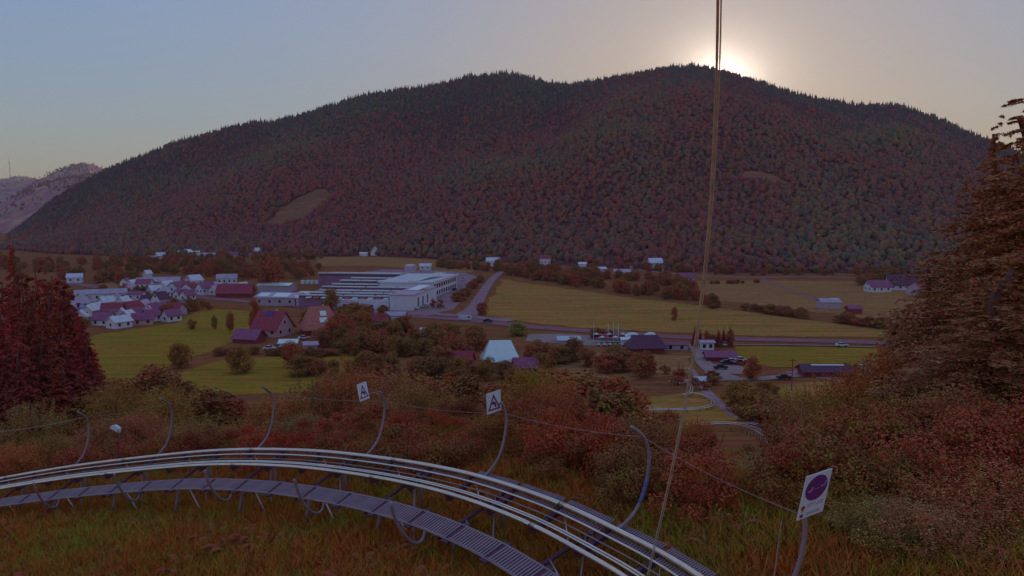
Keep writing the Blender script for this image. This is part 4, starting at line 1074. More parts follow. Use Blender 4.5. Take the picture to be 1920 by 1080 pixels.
def car(px, py, rot, col, label, s=1.0):
    p = on_land(px, py, ymin=100); p.z += 0.28; o = empty('car', p, R(rot)); o.scale = (s, s, s); tag(o, label, 'car')
    link('body', CARB[col], o); link('cabin', GLASS, o)
    for x in (-1.3, 1.3):
        for y in (-0.78, 0.78): link('wheel', WHEEL, o, (x, y, 0.32))
for a in [(655, 577, 10, 'silver', 'silver car parked at the factory front wall by the dark red door'), (690, 581, 5, 'white', 'white car at the factory front wall beside shrubs'),
          (752, 580, -20, 'white', 'white car parked at the factory corner block'), (775, 582, 20, 'silver', 'silver car parked under the corner block windows'),
          (797, 577, 50, 'white', 'white car left of the two round trees'), (826, 577, 10, 'red', 'red car under the two round trees at the factory'),
          (868, 526, 70, 'white', 'white car at the far end of the factory parking lane'), (852, 545, 70, 'dark', 'dark car in the factory parking lane'),
          (505, 657, 12, 'white', 'white car in front of the hedge below the farm'), (522, 654, -10, 'silver', 'silver car next to the white roofed farm shed'),
          (570, 637, 30, 'white', 'white car between the two farmhouses'), (1363, 684, 10, 'dark', 'dark car in the station yard under the violet shed'),
          (1372, 682, -20, 'white', 'white car in the station yard under the violet shed'), (1386, 684, 15, 'red', 'red car at the right end of the station yard'),
          (1351, 693, 0, 'dark', 'dark car at the near edge of the station yard'), (1388, 679, 15, 'white', 'white car at the right end of the station yard'),
          (1616, 694, 20, 'white', 'white car in the parking yard closest to the spruce'), (1600, 713, -30, 'dark', 'dark car at the near edge of the parking yard'),
          (1626, 706, 40, 'silver', 'silver car in the parking yard beside the bushes'), (1470, 712, 0, 'dark', 'dark red car beside the lane'),
          (1578, 651, 0, 'white', 'white car driving on the path along the green meadow'), (1360, 650, 5, 'white', 'white car at the dark trees beside the white shed'),
          (1335, 706, 0, 'red', 'red car on the lane beside the round bush'), (915, 605, -8, 'dark', 'dark car on the main road below the bright tree')]:
    car(*a)
p = on_land(872, 601); o = empty('delivery_van', p, R(-8)); tag(o, 'white delivery van at the road junction below the meadow', 'van')
q = MB(); q.poly_prism([(-2.8, -1, 0.4), (2.8, -1, 0.4), (2.8, -1, 1.3), (2.2, -1, 2.4), (-2.8, -1, 2.5)], (0, 2, 0)); q.build('body', CARM['white'], o)
MB().box(1.5, 2.35, -1.03, 1.03, 1.35, 2.1).build('cabin', M['glass'], o)
for x in (-1.8, 1.8):
    for y in (-0.95, 0.95): link('wheel', WHEEL, o, (x, y, 0.33))
# ------------------------------------------------------------------ trees, bushes and grass
LEAF = lambda n, base, hi, r=0.55, sp=0.35, tints=None: mat_leaf(n, [tuple(x * 0.55 for x in base), base, tuple(x * 1.25 for x in base), base, hi], r, sp, tints)
TREE_T = [(1.0, 0.9, 1.0), (0.8, 1.1, 0.9), (1.15, 0.85, 0.9), (0.9, 1.15, 0.85), (1.1, 0.8, 1.1), (0.75, 0.9, 0.9)]
M['leaf_bush'] = mat_leaf('bush_leaves', [(0.425, 0.060, 0.030), (0.625, 0.132, 0.045), (0.475, 0.252, 0.045), (0.675, 0.102, 0.050), (0.438, 0.252, 0.045), (0.725, 0.516, 0.180)], 0.55, 0.14, TREE_T)
M['leaf_olive'] = mat_leaf('olive_bush_leaves', [(0.550, 0.096, 0.030), (0.675, 0.252, 0.045), (0.525, 0.276, 0.045), (0.725, 0.156, 0.045), (0.625, 0.372, 0.110)], 0.6, 0.08, TREE_T)
M['leaf_tree'] = mat_leaf('tree_leaves', [(0.401, 0.055, 0.035), (0.566, 0.127, 0.045), (0.413, 0.209, 0.040), (0.590, 0.094, 0.050), (0.448, 0.242, 0.045)], 0.75, 0.06, TREE_T)
M['leaf_bright'] = LEAF('bright_tree_leaves', (0.40, 0.26, 0.04), (0.44, 0.34, 0.05), 0.7, 0.1)
M['needle'] = mat_leaf('spruce_needles', [(0.525, 0.045, 0.045), (0.650, 0.075, 0.055), (0.425, 0.115, 0.050), (0.600, 0.055, 0.055)], 0.7, 0.06, TREE_T)
M['needle_near'] = mat_leaf('near_spruce_needles', [(0.425, 0.066, 0.035), (0.566, 0.127, 0.050), (0.401, 0.220, 0.050), (0.543, 0.094, 0.050), (0.519, 0.308, 0.120)], 0.6, 0.12)
M['grass'] = mat_leaf('hillside_grass', [(0.621, 0.106, 0.025), (0.690, 0.185, 0.030), (0.494, 0.258, 0.035), (0.667, 0.129, 0.035), (0.598, 0.325, 0.050), (0.437, 0.246, 0.040)], 0.8, 0.06, [(1.1, 0.95, 1.0), (0.85, 1.25, 1.0), (1.15, 0.85, 1.1), (0.8, 1.35, 1.0), (1.0, 1.0, 0.9)], 0.30)
M['undergrowth'] = mat_leaf('undergrowth_leaves', [(0.450, 0.060, 0.030), (0.575, 0.108, 0.045), (0.425, 0.192, 0.035), (0.575, 0.084, 0.050), (0.450, 0.240, 0.040)], 0.6, 0.1, TREE_T, 0.12)
M['weed'] = mat_leaf('weed_leaves', [(0.46, 0.055, 0.035), (0.48, 0.09, 0.04), (0.34, 0.17, 0.045), (0.42, 0.05, 0.04)], 0.7, 0.1)

def bush_crown(mat, h, w, n, leaf, lobes, seed):
    """a loose shrub: leafy clumps low down, thin leafy shoots of uneven length above"""
    r = np.random.default_rng(seed); VS = []; FS = []; off = 0
    base = broad_crown('tmp', None, h * 0.84, w, int(n * 0.6), leaf, lobes, seed, 0.03)
    v = np.empty(len(base.vertices) * 3, np.float32); base.vertices.foreach_get('co', v); v = v.reshape(-1, 3); VS.append(v); FS.append(np.arange(len(v)).reshape(-1, 4)); off = len(v); bpy.data.meshes.remove(base)
    ns = 46; m = int(n * 0.4 / ns)
    for k in range(ns):
        a = r.uniform(0, 6.283); q = math.sqrt(r.uniform(0, 1)); p0 = np.array([math.cos(a) * q * w * 0.30, math.sin(a) * q * w * 0.30, h * 0.25])
        top = np.array([math.cos(a) * q * w * 0.52, math.sin(a) * q * w * 0.52, h * (r.uniform(0.62, 1.04) - 0.22 * q)])
        t = r.uniform(0.0, 1.0, m); C = p0 + (top - p0) * t[:, None] + r.normal(size=(m, 3)) * (0.085 * (1.15 - t))[:, None] * w / 3.0
        v, f = leaf_quads(C, r.normal(size=(m, 3)) * 0.8 + np.array([0, 0, 0.6]), leaf, 0.55, r); VS.append(v); FS.append(f + off); off += len(v)
    return np_mesh('crown', np.concatenate(VS), np.concatenate(FS), mat)
BUSH = [bush_crown(M['leaf_bush'], 2.8, 3.0, 25000, 0.024, 38, 300 + k) for k in range(3)] + [bush_crown(M['leaf_olive'], 2.8, 2.8, 21000, 0.027, 34, 310 + k) for k in range(3)]
BTR = [trunk_mesh('stem', M['bark'], 2.4, 0.05, 320 + k, 9, 0.8) for k in range(2)]
TREE = [broad_crown('crown', M['leaf_tree'], 8.5, 7.0, 3600, 0.27, 32, 330 + k, 0.12) for k in range(5)]
TTR = [trunk_mesh('trunk', M['bark'], 8.0, 0.20, 340 + k, 6, 0.7) for k in range(2)]
BRIGHT = broad_crown('crown', M['leaf_bright'], 7.0, 7.0, 2600, 0.27, 26, 350, 0.1)
ROUND = broad_crown('crown', M['leaf_tree'], 4.0, 3.4, 1500, 0.18, 12, 352, 0.2)
SPR = []
STR = trunk_mesh('trunk', M['bark'], 20.0, 0.24, 365, 0, 0.93)
def soft_spruce(mat, h, w, branches, quads, leaf, seed):
    """boughs at every height and of uneven length, each with hanging sprays"""
    r = np.random.default_rng(seed); VS = []; FS = []; off = 0
    for i in range(branches):
        q = 1 - math.sqrt(r.uniform(0.0004, 1.0)); z0 = h * (0.02 + 0.98 * q); a = r.uniform(0, 6.283)
        L = (w * 0.5 * (1 - q) ** 0.9 + 0.03 * w) * r.uniform(0.55, 1.12); n = max(6, int(quads * (0.25 + 0.75 * L / (w * 0.5))))
        t = r.uniform(0.02, 1.0, n) ** 0.75; side = r.normal(size=n) * 0.15 * L * (1.1 - t * 0.75); lift = r.uniform(-0.05, 0.22)
        z = z0 + lift * L * t - r.uniform(0.25, 0.5) * L * t ** 1.8 - np.abs(r.normal(size=n)) * 0.10 * (0.4 + L * 0.25) - np.abs(side) * 0.35
        x = t * L; C = np.stack([x * math.cos(a) - side * math.sin(a), x * math.sin(a) + side * math.cos(a), z], 1)
        N = r.normal(size=(n, 3)) * 0.75 + np.array([math.cos(a) * 0.5, math.sin(a) * 0.5, 0.7]); v, f = leaf_quads(C, N, leaf, 0.34, r); VS.append(v); FS.append(f + off); off += len(v)
    return np_mesh('crown', np.concatenate(VS), np.concatenate(FS), mat)
NEAR_SPR = [soft_spruce(M['needle_near'], 20.0, 8.5, 760, 210, 0.088, 370 + k) for k in range(2)]
SPR = [soft_spruce(M['needle'], 20.0, 7.5, 420, 70, 0.27, 360 + k) for k in range(3)]
NEAR_STR = trunk_mesh('trunk', M['bark'], 20.0, 0.26, 375, 0, 0.93)

TREEC = proto_collection('belt_shapes', TREE)
def plant(name, label, cat, p, parts, h_ref, h, w_ref=None, w=None, rz=None, group=None):
    o = empty(name, p, rz if rz is not None else random.uniform(0, 6.28))
    s = h / h_ref; sw = (w / w_ref) if w else s
    o.scale = (sw, sw, s)
    tag(o, label, cat, group)
    for nm, me_ in parts: link(nm, me_, o)
    return o
def g_at(px, d):
    x = (px - 960) / FOC * d
    return Vector((x, d, float(land_z(x, d))))
def top_h(px, py, d, p):
    """height of a plant at p whose tip shows at row py"""
    return max(0.3, at(px, py, d).z - p.z)
def bush(px, py, d, w, k, label, name='bush', group=None, cat='bush'):
    if d > 18: py -= 16
    p = g_at(px, d); h = top_h(px, py, d, p); p.z -= 0.1
    return plant(name, label, cat, p, [('crown', BUSH[k % len(BUSH)]), ('stem', BTR[k % 2])], 2.8, h * 1.08 + 0.25, 3.0, w, group=group)
def tree(px, py_top, k, label, d=None, py_base=None, w=None, mesh=None, name='tree', group=None, cat='tree', href=8.6, wref=7.4):
    if d is None:
        p = on_land(px, py_base, ymin=100); d = p.y
    else: p = g_at(px, d)
    h = top_h(px, py_top, d, p)
    return plant(name, label, cat, p, [('crown', mesh or TREE[k % len(TREE)]), ('trunk', TTR[k % 2])], href, h, wref, w or h * 0.85, group=group)
def spruce(px, py_top, d, k, label, w=None, near=False, group=None, name='spruce_tree'):
    p = g_at(px, d); h = top_h(px, py_top, d, p)
    parts = [('crown', NEAR_SPR[k % 2]), ('trunk', NEAR_STR)] if near else [('crown', SPR[k % 3]), ('trunk', STR)]
    return plant(name, label, 'spruce', p, parts, 20.3, h, 8.0, w or h * 0.38, group=group)

# --- the spruce stand on the left edge: nothing tells most of them apart
for k, (px, py, d) in enumerate([(-60, 470, 74), (10, 500, 78), (-20, 452, 92), (48, 492, 88), (84, 490, 96), (60, 510, 72), (118, 508, 104), (100, 560, 80), (138, 560, 98), (150, 610, 88), (128, 640, 74), (5, 560, 62), (66, 600, 64), (158, 660, 80), (-70, 560, 60), (30, 640, 56), (96, 680, 62), (140, 690, 66), (-30, 500, 84), (30, 470, 98), (72, 480, 104), (104, 500, 110), (20, 530, 70), (90, 530, 90), (126, 530, 112), (145, 580, 106), (50, 560, 80), (152, 640, 96), (110, 610, 84), (75, 640, 70), (0, 620, 58), (160, 700, 74)]):
    spruce(px, py, d, k, 'dark spruce packed in the dense stand beside the village meadow', w=at(px + 62, 600, d).x - at(px - 62, 600, d).x, group='spruces of the dense stand')
spruce(20, 418, 100, 1, 'slim spruce tip rising above the dense stand against the far hill', w=4.0)

# --- big spruces on the right edge
spruce(1905, 150, 28, 0, 'huge near spruce, its tip against the bright sky at the picture edge', near=True, w=11.5)
spruce(1990, 40, 25, 1, 'spruce cut off by the picture edge behind the huge one', near=True, w=10)
spruce(1862, 190, 37, 1, 'slender spruce tip just left of the huge spruce tip', near=True, w=6.5)
spruce(1815, 380, 33, 0, 'smaller spruce with long drooping branches left of the huge spruce', near=True, w=8.6)
spruce(1700, 560, 35, 1, 'low broad spruce spreading beside the parking yard', near=True, w=7.0)
spruce(1760, 470, 31, 1, 'middle sized spruce before the mountain foot farm', near=True, w=8.0)
spruce(1890, 470, 21, 0, 'dark spruce filling the edge above the leafy bushes', near=True, w=8.0)

# --- leafy bushes right of the track
for a in [(1522, 765, 24, 3.0, 0, 'speckled leafy bush rising above the distance sign'), (1590, 715, 27, 3.6, 3, 'tall speckled bush with pale leaf tips left of the spruces'), (1660, 700, 30, 4.0, 1, 'broad bush at the spruce foot beside the parking yard'),
          (1545, 735, 26, 3.0, 4, 'olive bush with loose tips between sign and parking yard'), (1632, 688, 28, 3.2, 0, 'tall loose bush touching the parking yard edge'), (1685, 672, 27, 3.4, 3, 'tall pale tipped bush against the low broad spruce'),
          (1720, 730, 22, 3.4, 4, 'olive tinted bush in front of the low broad spruce'), (1800, 740, 20, 3.6, 2, 'dark bush under the bushy spruce'), (1880, 760, 17, 3.4, 0, 'bush at the picture edge under the dark spruce'),
          (1500, 890, 20, 2.0, 1, 'low bush in front of the half hidden lower rails'), (1598, 810, 17, 2.8, 2, 'reddish bush right behind the distance sign'), (1650, 790, 16, 3.0, 3, 'pale tipped bush right of the distance sign'),
          (1750, 800, 14, 3.0, 0, 'speckled bush in the dense growth right of the sign post'), (1850, 810, 13, 3.0, 1, 'dense dark bush low at the picture edge'), (1930, 830, 12, 2.8, 1, 'bush cut by the picture edge below the spruces'),
          (1500, 862, 14.5, 2.2, 2, 'small dark bush under the white distance sign'), (1625, 850, 12.5, 2.4, 0, 'small bush behind the sign post'), (1725, 868, 11.5, 2.4, 3, 'low bush on the ground right of the sign post'),
          (1825, 876, 11, 2.4, 1, 'low bush near the lower picture corner'), (1600, 930, 11, 1.6, 4, 'low leafy growth at the foot of the sign post'), (1690, 950, 10, 1.8, 2, 'dark low growth in the lower corner beside grass'), (1905, 890, 10, 2.2, 0, 'dark bush in the lowest corner'),
          (1800, 950, 9.4, 1.8, 0, 'lowest leafy growth at the bottom edge')]:
    bush(*a)
# --- bushes behind the track
for a in [(770, 745, 31, 3.2, 3, 'olive bush with pale leaf tips between the two warning signs'), (715, 770, 30, 2.6, 4, 'olive bush right beside the smaller warning sign'), (835, 765, 32, 2.8, 3, 'pale tipped bush left of the larger warning sign'),
          (880, 800, 28, 2.6, 0, 'reddish bush below the larger warning sign'), (1060, 775, 34, 2.4, 4, 'olive bush left of the dark little spruce'), (1010, 835, 26, 2.6, 1, 'reddish low bush right of the larger warning sign post'),
          (1170, 830, 27, 2.6, 3, 'speckled bush behind the bare blue banded post'), (1260, 800, 31, 3.0, 4, 'olive bush crossed by the guy rope'), (1322, 806, 33, 2.4, 3, 'olive bush left of the nearer lower rails'), (1325, 866, 24, 2.4, 1, 'dark red bush between guy rope and sign'),
          (1100, 860, 23, 2.4, 2, 'dark low bush above the rails beside ferns'), (1240, 880, 20, 2.2, 0, 'dark low bush behind the guy rope'), (1400, 912, 18, 2.0, 2, 'dark red bush left of the distance sign'),
          (640, 800, 28, 2.6, 0, 'dark bush left of the smaller sign post'), (560, 795, 29, 2.8, 2, 'dark bush right of the third curved post'), (430, 815, 27, 2.4, 4, 'yellowish bush behind the third curved post'), (350, 800, 30, 3.0, 1, 'dark bush behind the second curved post'),
          (240, 790, 34, 3.2, 2, 'dark bush behind the small lamp'), (160, 800, 33, 3.0, 0, 'dark bush right of the first curved post'), (85, 835, 28, 2.2, 3, 'straw coloured bush beside the first curved post'), (10, 848, 27, 2.4, 4, 'yellow green bush at the picture edge above the track'), (40, 770, 40, 4.0, 1, 'dark bush under the spruce stand at the picture edge')]:
    bush(*a)
for k, (px, py, d, w, lb) in enumerate([(600, 705, 46, 5.0, 'tall dark shrub behind the smaller warning sign, standing in the thicket'), (655, 690, 44, 4.6, 'tall shrub whose top shows just left of the smaller warning sign'), (735, 712, 42, 4.6, 'tall olive shrub above the bush between the signs'), (1000, 700, 50, 5.2, 'tall dark shrub right of the larger warning sign top'),
          (1045, 722, 46, 4.2, 'slim olive shrub left of the dark little spruce'), (1205, 800, 31, 3.4, 'olive shrub at the tip of the bare blue banded post'), (1275, 800, 36, 3.2, 'loose olive shrub right of the guy rope below the wide loop'), (1372, 896, 22, 2.4, 'olive tipped shrub under the nearer lower rails'), (1575, 828, 19, 2.6, 'tall speckled shrub left above the distance sign'),
          (290, 742, 48, 5.0, 'tall dark shrub above the second curved post'), (520, 752, 42, 4.2, 'tall dark shrub right above the third curved post'), (205, 735, 52, 5.0, 'tall dark shrub above the small lamp'), (930, 790, 36, 3.6, 'dark shrub below the larger warning sign board'), (1140, 800, 30, 3.0, 'reddish shrub right of the dark little spruce')]):
    bush(px, py, d, w, k, lb, name='tall_shrub', cat='shrub')
# --- little dark spruce on the slope and trees told apart in the valley
spruce(1112, 742, 62, 1, 'small dark pyramid spruce in front of the lower rails', w=3.4)
tree(970, 597, 0, 'bright yellow green tree at the roadside left of the terrace', py_base=629, mesh=BRIGHT, w=9)
tree(620, 542, 1, 'tall leafy tree in front of the factory halls', py_base=583, w=9)
tree(632, 585, 2, 'leafy tree covering the right side of the orange farmhouse', py_base=640, w=10)
tree(812, 560, 0, 'left one of two small round trees at the factory corner', py_base=578, mesh=ROUND, href=4.2, wref=3.6, w=3.2)
tree(826, 560, 0, 'right one of two small round trees at the factory corner', py_base=578, mesh=ROUND, href=4.2, wref=3.6, w=3.2)
tree(1264, 576, 3, 'small lone tree standing in the big meadow', py_base=601, w=3.4)
tree(432, 585, 4, 'slim lone tree in the meadow left of the farmhouse', py_base=625, w=3.8)
tree(478, 560, 1, 'dark slim tree at the left wall of the farmhouse', py_base=620, w=5)
tree(505, 478, 2, 'dark tree group crown above the workshop', py_base=545, w=16)
tree(450, 650, 3, 'round dark tree on the hedge line below the barn', py_base=700, w=8)
tree(545, 640, 4, 'dark leafy tree in front of the farm shed', py_base=690, w=6.5)
tree(340, 640, 0, 'tree leaning on the meadow above the thicket', py_base=690, w=7)
tree(402, 590, 2, 'thin bare looking tree in the village meadow', py_base=618, w=2.6)
tree(360, 598, 2, 'small round shrub tree on the village meadow edge', py_base=618, w=4)
tree(905, 565, 0, 'small dark tree at the meadow corner by the junction', py_base=590, w=6)
tree(1410, 670, 1, 'thin dark tree beside the station yard', py_base=712, w=5)
tree(1432, 712, 2, 'small round tree by the lane above the hedge clump', py_base=735, w=4.2)
tree(1452, 722, 4, 'small slim tree next to the round one by the lane', py_base=738, w=2.8)
tree(1605, 682, 3, 'tiny dark tree at the parking yard', py_base=700, w=2.6)
for k, (px, py, pb, w, lb) in enumerate([(1272, 690, 722, 4.2, 'clipped round dark bush left of the guy rope at the lane'), (1338, 700, 722, 4.6, 'clipped round dark bush right of the tiny white hut'), (1220, 686, 702, 4.0, 'clipped dark cube bush, first of the low row'), (1247, 686, 702, 3.6, 'clipped dark cube bush, second of the low row'), (1298, 706, 722, 3.2, 'clipped dark bush just left of the tiny white hut'), (1320, 716, 731, 4.0, 'dark low bush in front of the tiny white hut')]):
    tree(px, py, k, lb, py_base=pb, mesh=ROUND, href=4.2, wref=3.6, w=w, name='clipped_bush', cat='bush')
for k, (px, py, pb, w, lb) in enumerate([(1382, 712, 770, 7.5, 'tall dark tree at the top of the clump beside the curved path'), (1412, 730, 790, 8, 'dark tree in the middle of the clump beside the curved path'), (1442, 742, 805, 8, 'dark tree at the lower end of the clump beside the curved path'), (1470, 765, 800, 6, 'lowest dark shrub of the clump beside the curved path')]):
    tree(px, py, k, lb, py_base=pb, w=w)
# --- rows and belts: things the picture does not tell apart share one label
def mass(lines, n, hmin, hmax, label, seed, spread=8.0):
    r = np.random.default_rng(seed); P = []
    for line in lines:
        Q, L = resample(smooth_path([Vector((*on_land(*q, ymin=100).xy, 0)) for q in line], 6), 1.0); Q = np.array([(q.x, q.y) for q in Q])
        c = Q[r.integers(0, len(Q), n)] + r.normal(size=(n, 2)) * np.array([spread * 0.4, spread]); P.append(np.column_stack([c, land_z(c[:, 0], c[:, 1]) - 0.3]))
    return scatter('tree_belt', np.concatenate(P), TREEC, hmin / 8.6, hmax / 8.6, label, 'trees', seed, 0.05, (0.8, 1.1))
def belt(line, n, htop, w, label, group, seed, spread=6.0, kinds=TREE, spr=0.0):
    nm = 'shrub' if 'shrub' in label else 'tree'
    r = random.Random(seed)
    P = smooth_path([Vector((*on_land(*q, ymin=100).xy, 0)) for q in line], 6); Q, L = resample(P, max(1.0, 1.0))
    for k in range(n):
        q = Q[int(r.random() * (len(Q) - 1))]; x = q.x + r.gauss(0, spread * 0.4); y = q.y + r.gauss(0, spread)
        p = Vector((x, y, float(land_z(x, y)))); h = htop * r.uniform(0.7, 1.25)
        if r.random() < spr: plant('spruce_tree', label, 'tree', p, [('crown', SPR[k % 3]), ('trunk', STR)], 20.3, h * 1.4, 8, h * 0.55, group=group)
        else: plant(nm, label, nm, p, [('crown', kinds[k % len(kinds)]), ('trunk', TTR[k % 2])], 8.6, h, 7.4, w * r.uniform(0.7, 1.3), group=group)
mass([[(950, 514), (1050, 530), (1150, 545), (1240, 555), (1300, 562)], [(960, 508), (1100, 520), (1230, 530), (1300, 545)]], 70, 5, 9.5, 'dark belt of trees between the big meadow and the mountain foot', 1, 8)
mass([[(270, 508), (340, 512), (420, 514), (500, 520), (580, 520)], [(260, 498), (400, 500), (500, 505), (590, 508)]], 60, 6, 11, 'dark strip of wood between the village row and the upper slope houses', 3, 12)
mass([[(820, 500), (900, 505), (1000, 508)], [(1180, 505), (1300, 510), (1450, 514), (1700, 516)]], 45, 5, 9, 'ragged edge of trees where the mountain meets the valley floor', 20, 8)
mass([[(-40, 500), (60, 508), (150, 508), (270, 500)], [(-60, 490), (100, 498), (270, 492)], [(270, 486), (420, 490), (600, 486)]], 40, 6, 11, 'dark wood filling the foot of the mountain behind the village', 31, 14)
belt([(860, 565), (880, 545), (898, 528)], 14, 4.2, 6.0, 'shrub tree on the bank between factory parking and lane', 'shrub trees on the factory bank', 5, 3)
belt([(1400, 582), (1450, 589), (1500, 597)], 14, 4.2, 6.0, 'shrub of the hedge left of the grey field barn', 'shrubs of the field hedge', 6, 2)
belt([(1578, 606), (1625, 613), (1672, 617)], 14, 4.6, 6.0, 'shrub of the dense hedge below the dark red hut', 'shrubs of the hut hedge', 7, 2)
belt([(1300, 560), (1325, 572), (1345, 580)], 8, 6.0, 6.0, 'shrub tree at the left end of the upper meadow', 'shrub trees of the upper meadow', 8, 4)
belt([(1310, 533), (1370, 532), (1430, 530)], 12, 2.4, 4.0, 'low hedge shrub below the upper road', 'hedge shrubs of the upper road', 9, 1.5)
belt([(1310, 650), (1345, 650), (1372, 650)], 9, 5.5, 3.6, 'dark tree of the row behind the white boarded shed', 'row trees behind the white shed', 10, 2, spr=0.6)
belt([(1110, 634), (1150, 636), (1190, 640)], 12, 3.6, 3.2, 'dark hedge shrub along the back of the terrace', 'hedge shrubs of the terrace', 11, 1.0)
belt([(640, 606), (700, 625), (760, 632), (820, 640)], 36, 7.0, 8.0, 'leafy tree in the gardens right of the orange farmhouse', 'garden trees below the factory', 12, 12)
belt([(640, 650), (720, 660), (800, 668), (880, 668)], 34, 6.5, 7.5, 'leafy tree in the gardens right of the orange farmhouse', 'garden trees below the factory', 13, 9)
belt([(830, 640), (880, 650), (905, 660)], 10, 6.5, 7.0, 'dark tree left of the white hipped house', 'trees beside the white hipped house', 14, 5)
belt([(410, 667), (470, 665), (560, 668), (640, 668)], 30, 2.4, 3.6, 'dark clipped hedge shrub below the farm', 'hedge shrubs below the farm', 15, 1.2)
belt([(170, 550), (240, 555), (320, 570), (350, 585), (260, 600), (180, 600)], 34, 5.0, 5.5, 'garden tree between the village houses', 'garden trees of the village', 16, 9)
belt([(130, 520), (200, 525), (240, 535)], 14, 8.0, 8.0, 'tree beside the white house at the village edge', 'trees at the village edge', 17, 9)
belt([(640, 586), (700, 590), (760, 592)], 8, 4.0, 4.5, 'shrub in front of the factory wall', 'shrubs at the factory wall', 18, 2)
belt([(1000, 690), (1060, 685), (1130, 690), (1200, 700)], 16, 6.5, 8.0, 'dark leafy tree along the brown paddock', 'trees along the paddock', 19, 6)
belt([(1600, 535), (1660, 530), (1740, 540)], 12, 7.0, 7.0, 'dark tree around the farm at the mountain foot', 'trees around the farm', 22, 6)
belt([(540, 708), (680, 700), (800, 706), (900, 712), (985, 718)], 26, 5.5, 6.5, 'dark tree of the grove between the farm hedge and the white hipped house', 'grove trees below the gardens', 23, 6)
# thicket on the slope between the track and the valley meadows
TOPS = np.array([(160, 735), (230, 690), (300, 680), (360, 700), (430, 745), (520, 742), (570, 712), (600, 700), (650, 695), (700, 690), (760, 690), (830, 695), (900, 700), (960, 715), (1010, 700), (1060, 695), (1120, 700), (1170, 690), (1230, 715), (1290, 745), (1350, 800)], float)
r = random.Random(77)
for k in range(105):
    px = r.uniform(170, 1300); d = r.uniform(60, 175); p = g_at(px, d)
    py = np.interp(px, TOPS[:, 0], TOPS[:, 1]) + abs(r.gauss(0, 26)) + 4
    if px > 1040 and py < 790 and (755 < py < 790 or px > 1170): py += 45
    h = top_h(px, py, d, p)
    if h < 2.5 or h > 16: continue
    plant('tree', 'dark tree of the thicket on the slope behind the coaster track', 'tree', p, [('crown', TREE[k % 5]), ('trunk', TTR[k % 2])], 8.6, h, 7.4, max(5.0, h * r.uniform(0.8, 1.2)), group='thicket trees on the slope')
# --- undergrowth and grass: stuff
def weed_mesh(seed, n, h, leaf):
    r = np.random.default_rng(seed); C = r.normal(size=(n, 3)) * np.array([0.28, 0.28, 0]) ; C[:, 2] = h * r.uniform(0.05, 1.0, n) * np.exp(-2.0 * (C[:, 0] ** 2 + C[:, 1] ** 2) / 0.3)
    N = np.stack([r.normal(size=n) * .6, r.normal(size=n) * .6, np.ones(n)], 1); v, f = leaf_quads(C, N, leaf, 0.45, r); return np_mesh('weed', v, f, M['weed'])
def fern_mesh(seed):
    r = np.random.default_rng(seed); VS = []; FS = []; off = 0
    for k in range(9):
        a = r.uniform(0, 6.28); L = r.uniform(0.45, 0.75); t = np.linspace(0.1, 1, 16); x = L * t; z = 0.55 * L * np.sin(t * 2.3)
        for sg in (-1, 1):
            w = 0.16 * L * np.sin(np.pi * np.clip(t * 0.9 + 0.08, 0, 1))
            for i in range(15):
                q = [(x[i], 0, z[i]), (x[i] + .02, sg * w[i], z[i] - .03), (x[i] + .05, sg * w[i] * .9, z[i] - .03), (x[i + 1], 0, z[i + 1])]
                VS += [(px_ * math.cos(a) - py_ * math.sin(a), px_ * math.sin(a) + py_ * math.cos(a), pz) for px_, py_, pz in q]; FS.append((off, off + 1, off + 2, off + 3)); off += 4
    return np_mesh('fern', VS, FS, M['weed'])
def tuft_mesh(seed, n=26, h=0.28):
    r = np.random.default_rng(seed); VS = []; FS = []
    for k in range(n):
        a = r.uniform(0, 6.28); b = r.uniform(0, 6.28); x0, y0 = r.normal(size=2) * 0.07; hh = h * r.uniform(0.5, 1.2); ln = hh * r.uniform(0.2, 0.8); w = 0.0055
        dx, dy = math.cos(a), math.sin(a); wx, wy = math.cos(b) * w, math.sin(b) * w; o = len(VS)
        VS += [(x0 - wx, y0 - wy, -0.02), (x0 + wx, y0 + wy, -0.02), (x0 + dx * ln * .4 + wx, y0 + dy * ln * .4 + wy, hh * .65), (x0 + dx * ln * .4 - wx, y0 + dy * ln * .4 - wy, hh * .65), (x0 + dx * ln, y0 + dy * ln, hh)]
        FS += [(o, o + 1, o + 2), (o, o + 2, o + 3), (o + 3, o + 2, o + 4)]
    return np_mesh('tuft', VS, FS, M['grass'])
GRASS = proto_collection('grass_shapes', [tuft_mesh(400 + k, 30, 0.12 + 0.035 * k) for k in range(4)])
WEEDS = proto_collection('weed_shapes', [weed_mesh(410 + k, 120, 0.45, 0.055) for k in range(3)] + [fern_mesh(420 + k) for k in range(2)])
SHRUB = proto_collection('undergrowth_shapes', [broad_crown('undergrowth', M['undergrowth'], 0.9, 1.3, 4400, 0.020, 16, 430 + k, 0.05) for k in range(4)])
r = np.random.default_rng(9)
n = 62000; y = r.uniform(7.5, 26, n) ; x = r.uniform(-0.85, 0.75, n) * (y + 3); P = np.stack([x, y, ground_z(x, y)], 1)
scatter('grass', P, GRASS, 0.7, 1.5, 'rough reddish brown grass covering the slope under the track', 'grass', 1, 0.1)
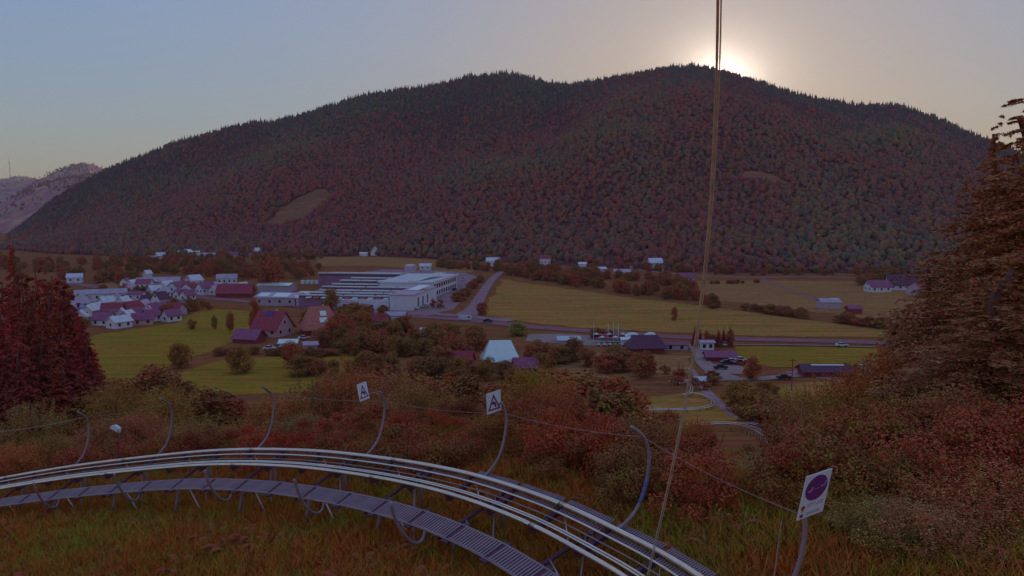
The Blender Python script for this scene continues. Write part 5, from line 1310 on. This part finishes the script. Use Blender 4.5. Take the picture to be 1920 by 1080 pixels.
n = 1300; y = r.uniform(8, 24, n); x = r.uniform(-0.85, 0.7, n) * (y + 2); keep = fbm(x * 0.35, y * 0.35, 21) > 0.47; P = np.stack([x, y, ground_z(x, y)], 1)[keep]
scatter('ground_cover', P, WEEDS, 0.3, 0.7, 'low weeds and ferns scattered over the grass slope', 'weeds', 2, 0.1)
# undergrowth stays on the far side of the track
cx_ = np.array([p.x for p in CL]); cy_ = np.array([p.y for p in CL])
n = 1700; y = 11 + 46 * r.uniform(0, 1, n) ** 1.7; x = r.uniform(-0.75, 0.72, n) * (y + 2)
ty = np.interp(x, cx_[::-1], cy_[::-1]); keep = (y > ty + 1.9 + 2.2 * (x > -1.0)) | (x > 5.2)
keep &= ~((x > 3.2) & (y < 9.5)); keep &= ~((x / y > 0.255) & (x / y < 0.335) & (y > 10) & (y < 52))
x, y = x[keep], y[keep]
scatter('undergrowth', np.stack([x, y, ground_z(x, y) - 0.05], 1), SHRUB, 0.5, 1.35, 'tangled dark red undergrowth between the track and the trees', 'undergrowth', 3, 0.1)
# ------------------------------------------------------------------ the air of the valley
hz = MB(); hz.box(-9000, 9000, -200, 12500, -52.0, 425.0)
hm = bpy.data.materials.new('haze_air'); hm.use_nodes = True
hn = hm.node_tree; hn.nodes.clear()
ho = hn.nodes.new('ShaderNodeOutputMaterial'); pv = hn.nodes.new('ShaderNodeVolumePrincipled')
pv.inputs['Color'].default_value = (0.92, 0.84, 0.95, 1)
pv.inputs['Density'].default_value = 0.000018
pv.inputs['Anisotropy'].default_value = 0.986
pw2 = hn.nodes.new('ShaderNodeVolumePrincipled')        # fine dust that scatters evenly
pw2.inputs['Color'].default_value = (0.98, 0.86, 0.84, 1); pw2.inputs['Density'].default_value = 0.00006; pw2.inputs['Anisotropy'].default_value = 0.0
ad = hn.nodes.new('ShaderNodeAddShader')
hn.links.new(pv.outputs[0], ad.inputs[0]); hn.links.new(pw2.outputs[0], ad.inputs[1]); hn.links.new(ad.outputs[0], ho.inputs['Volume'])
haze = tag(hz.build('haze', hm), 'thin pale haze filling the valley air', 'haze', kind='stuff')
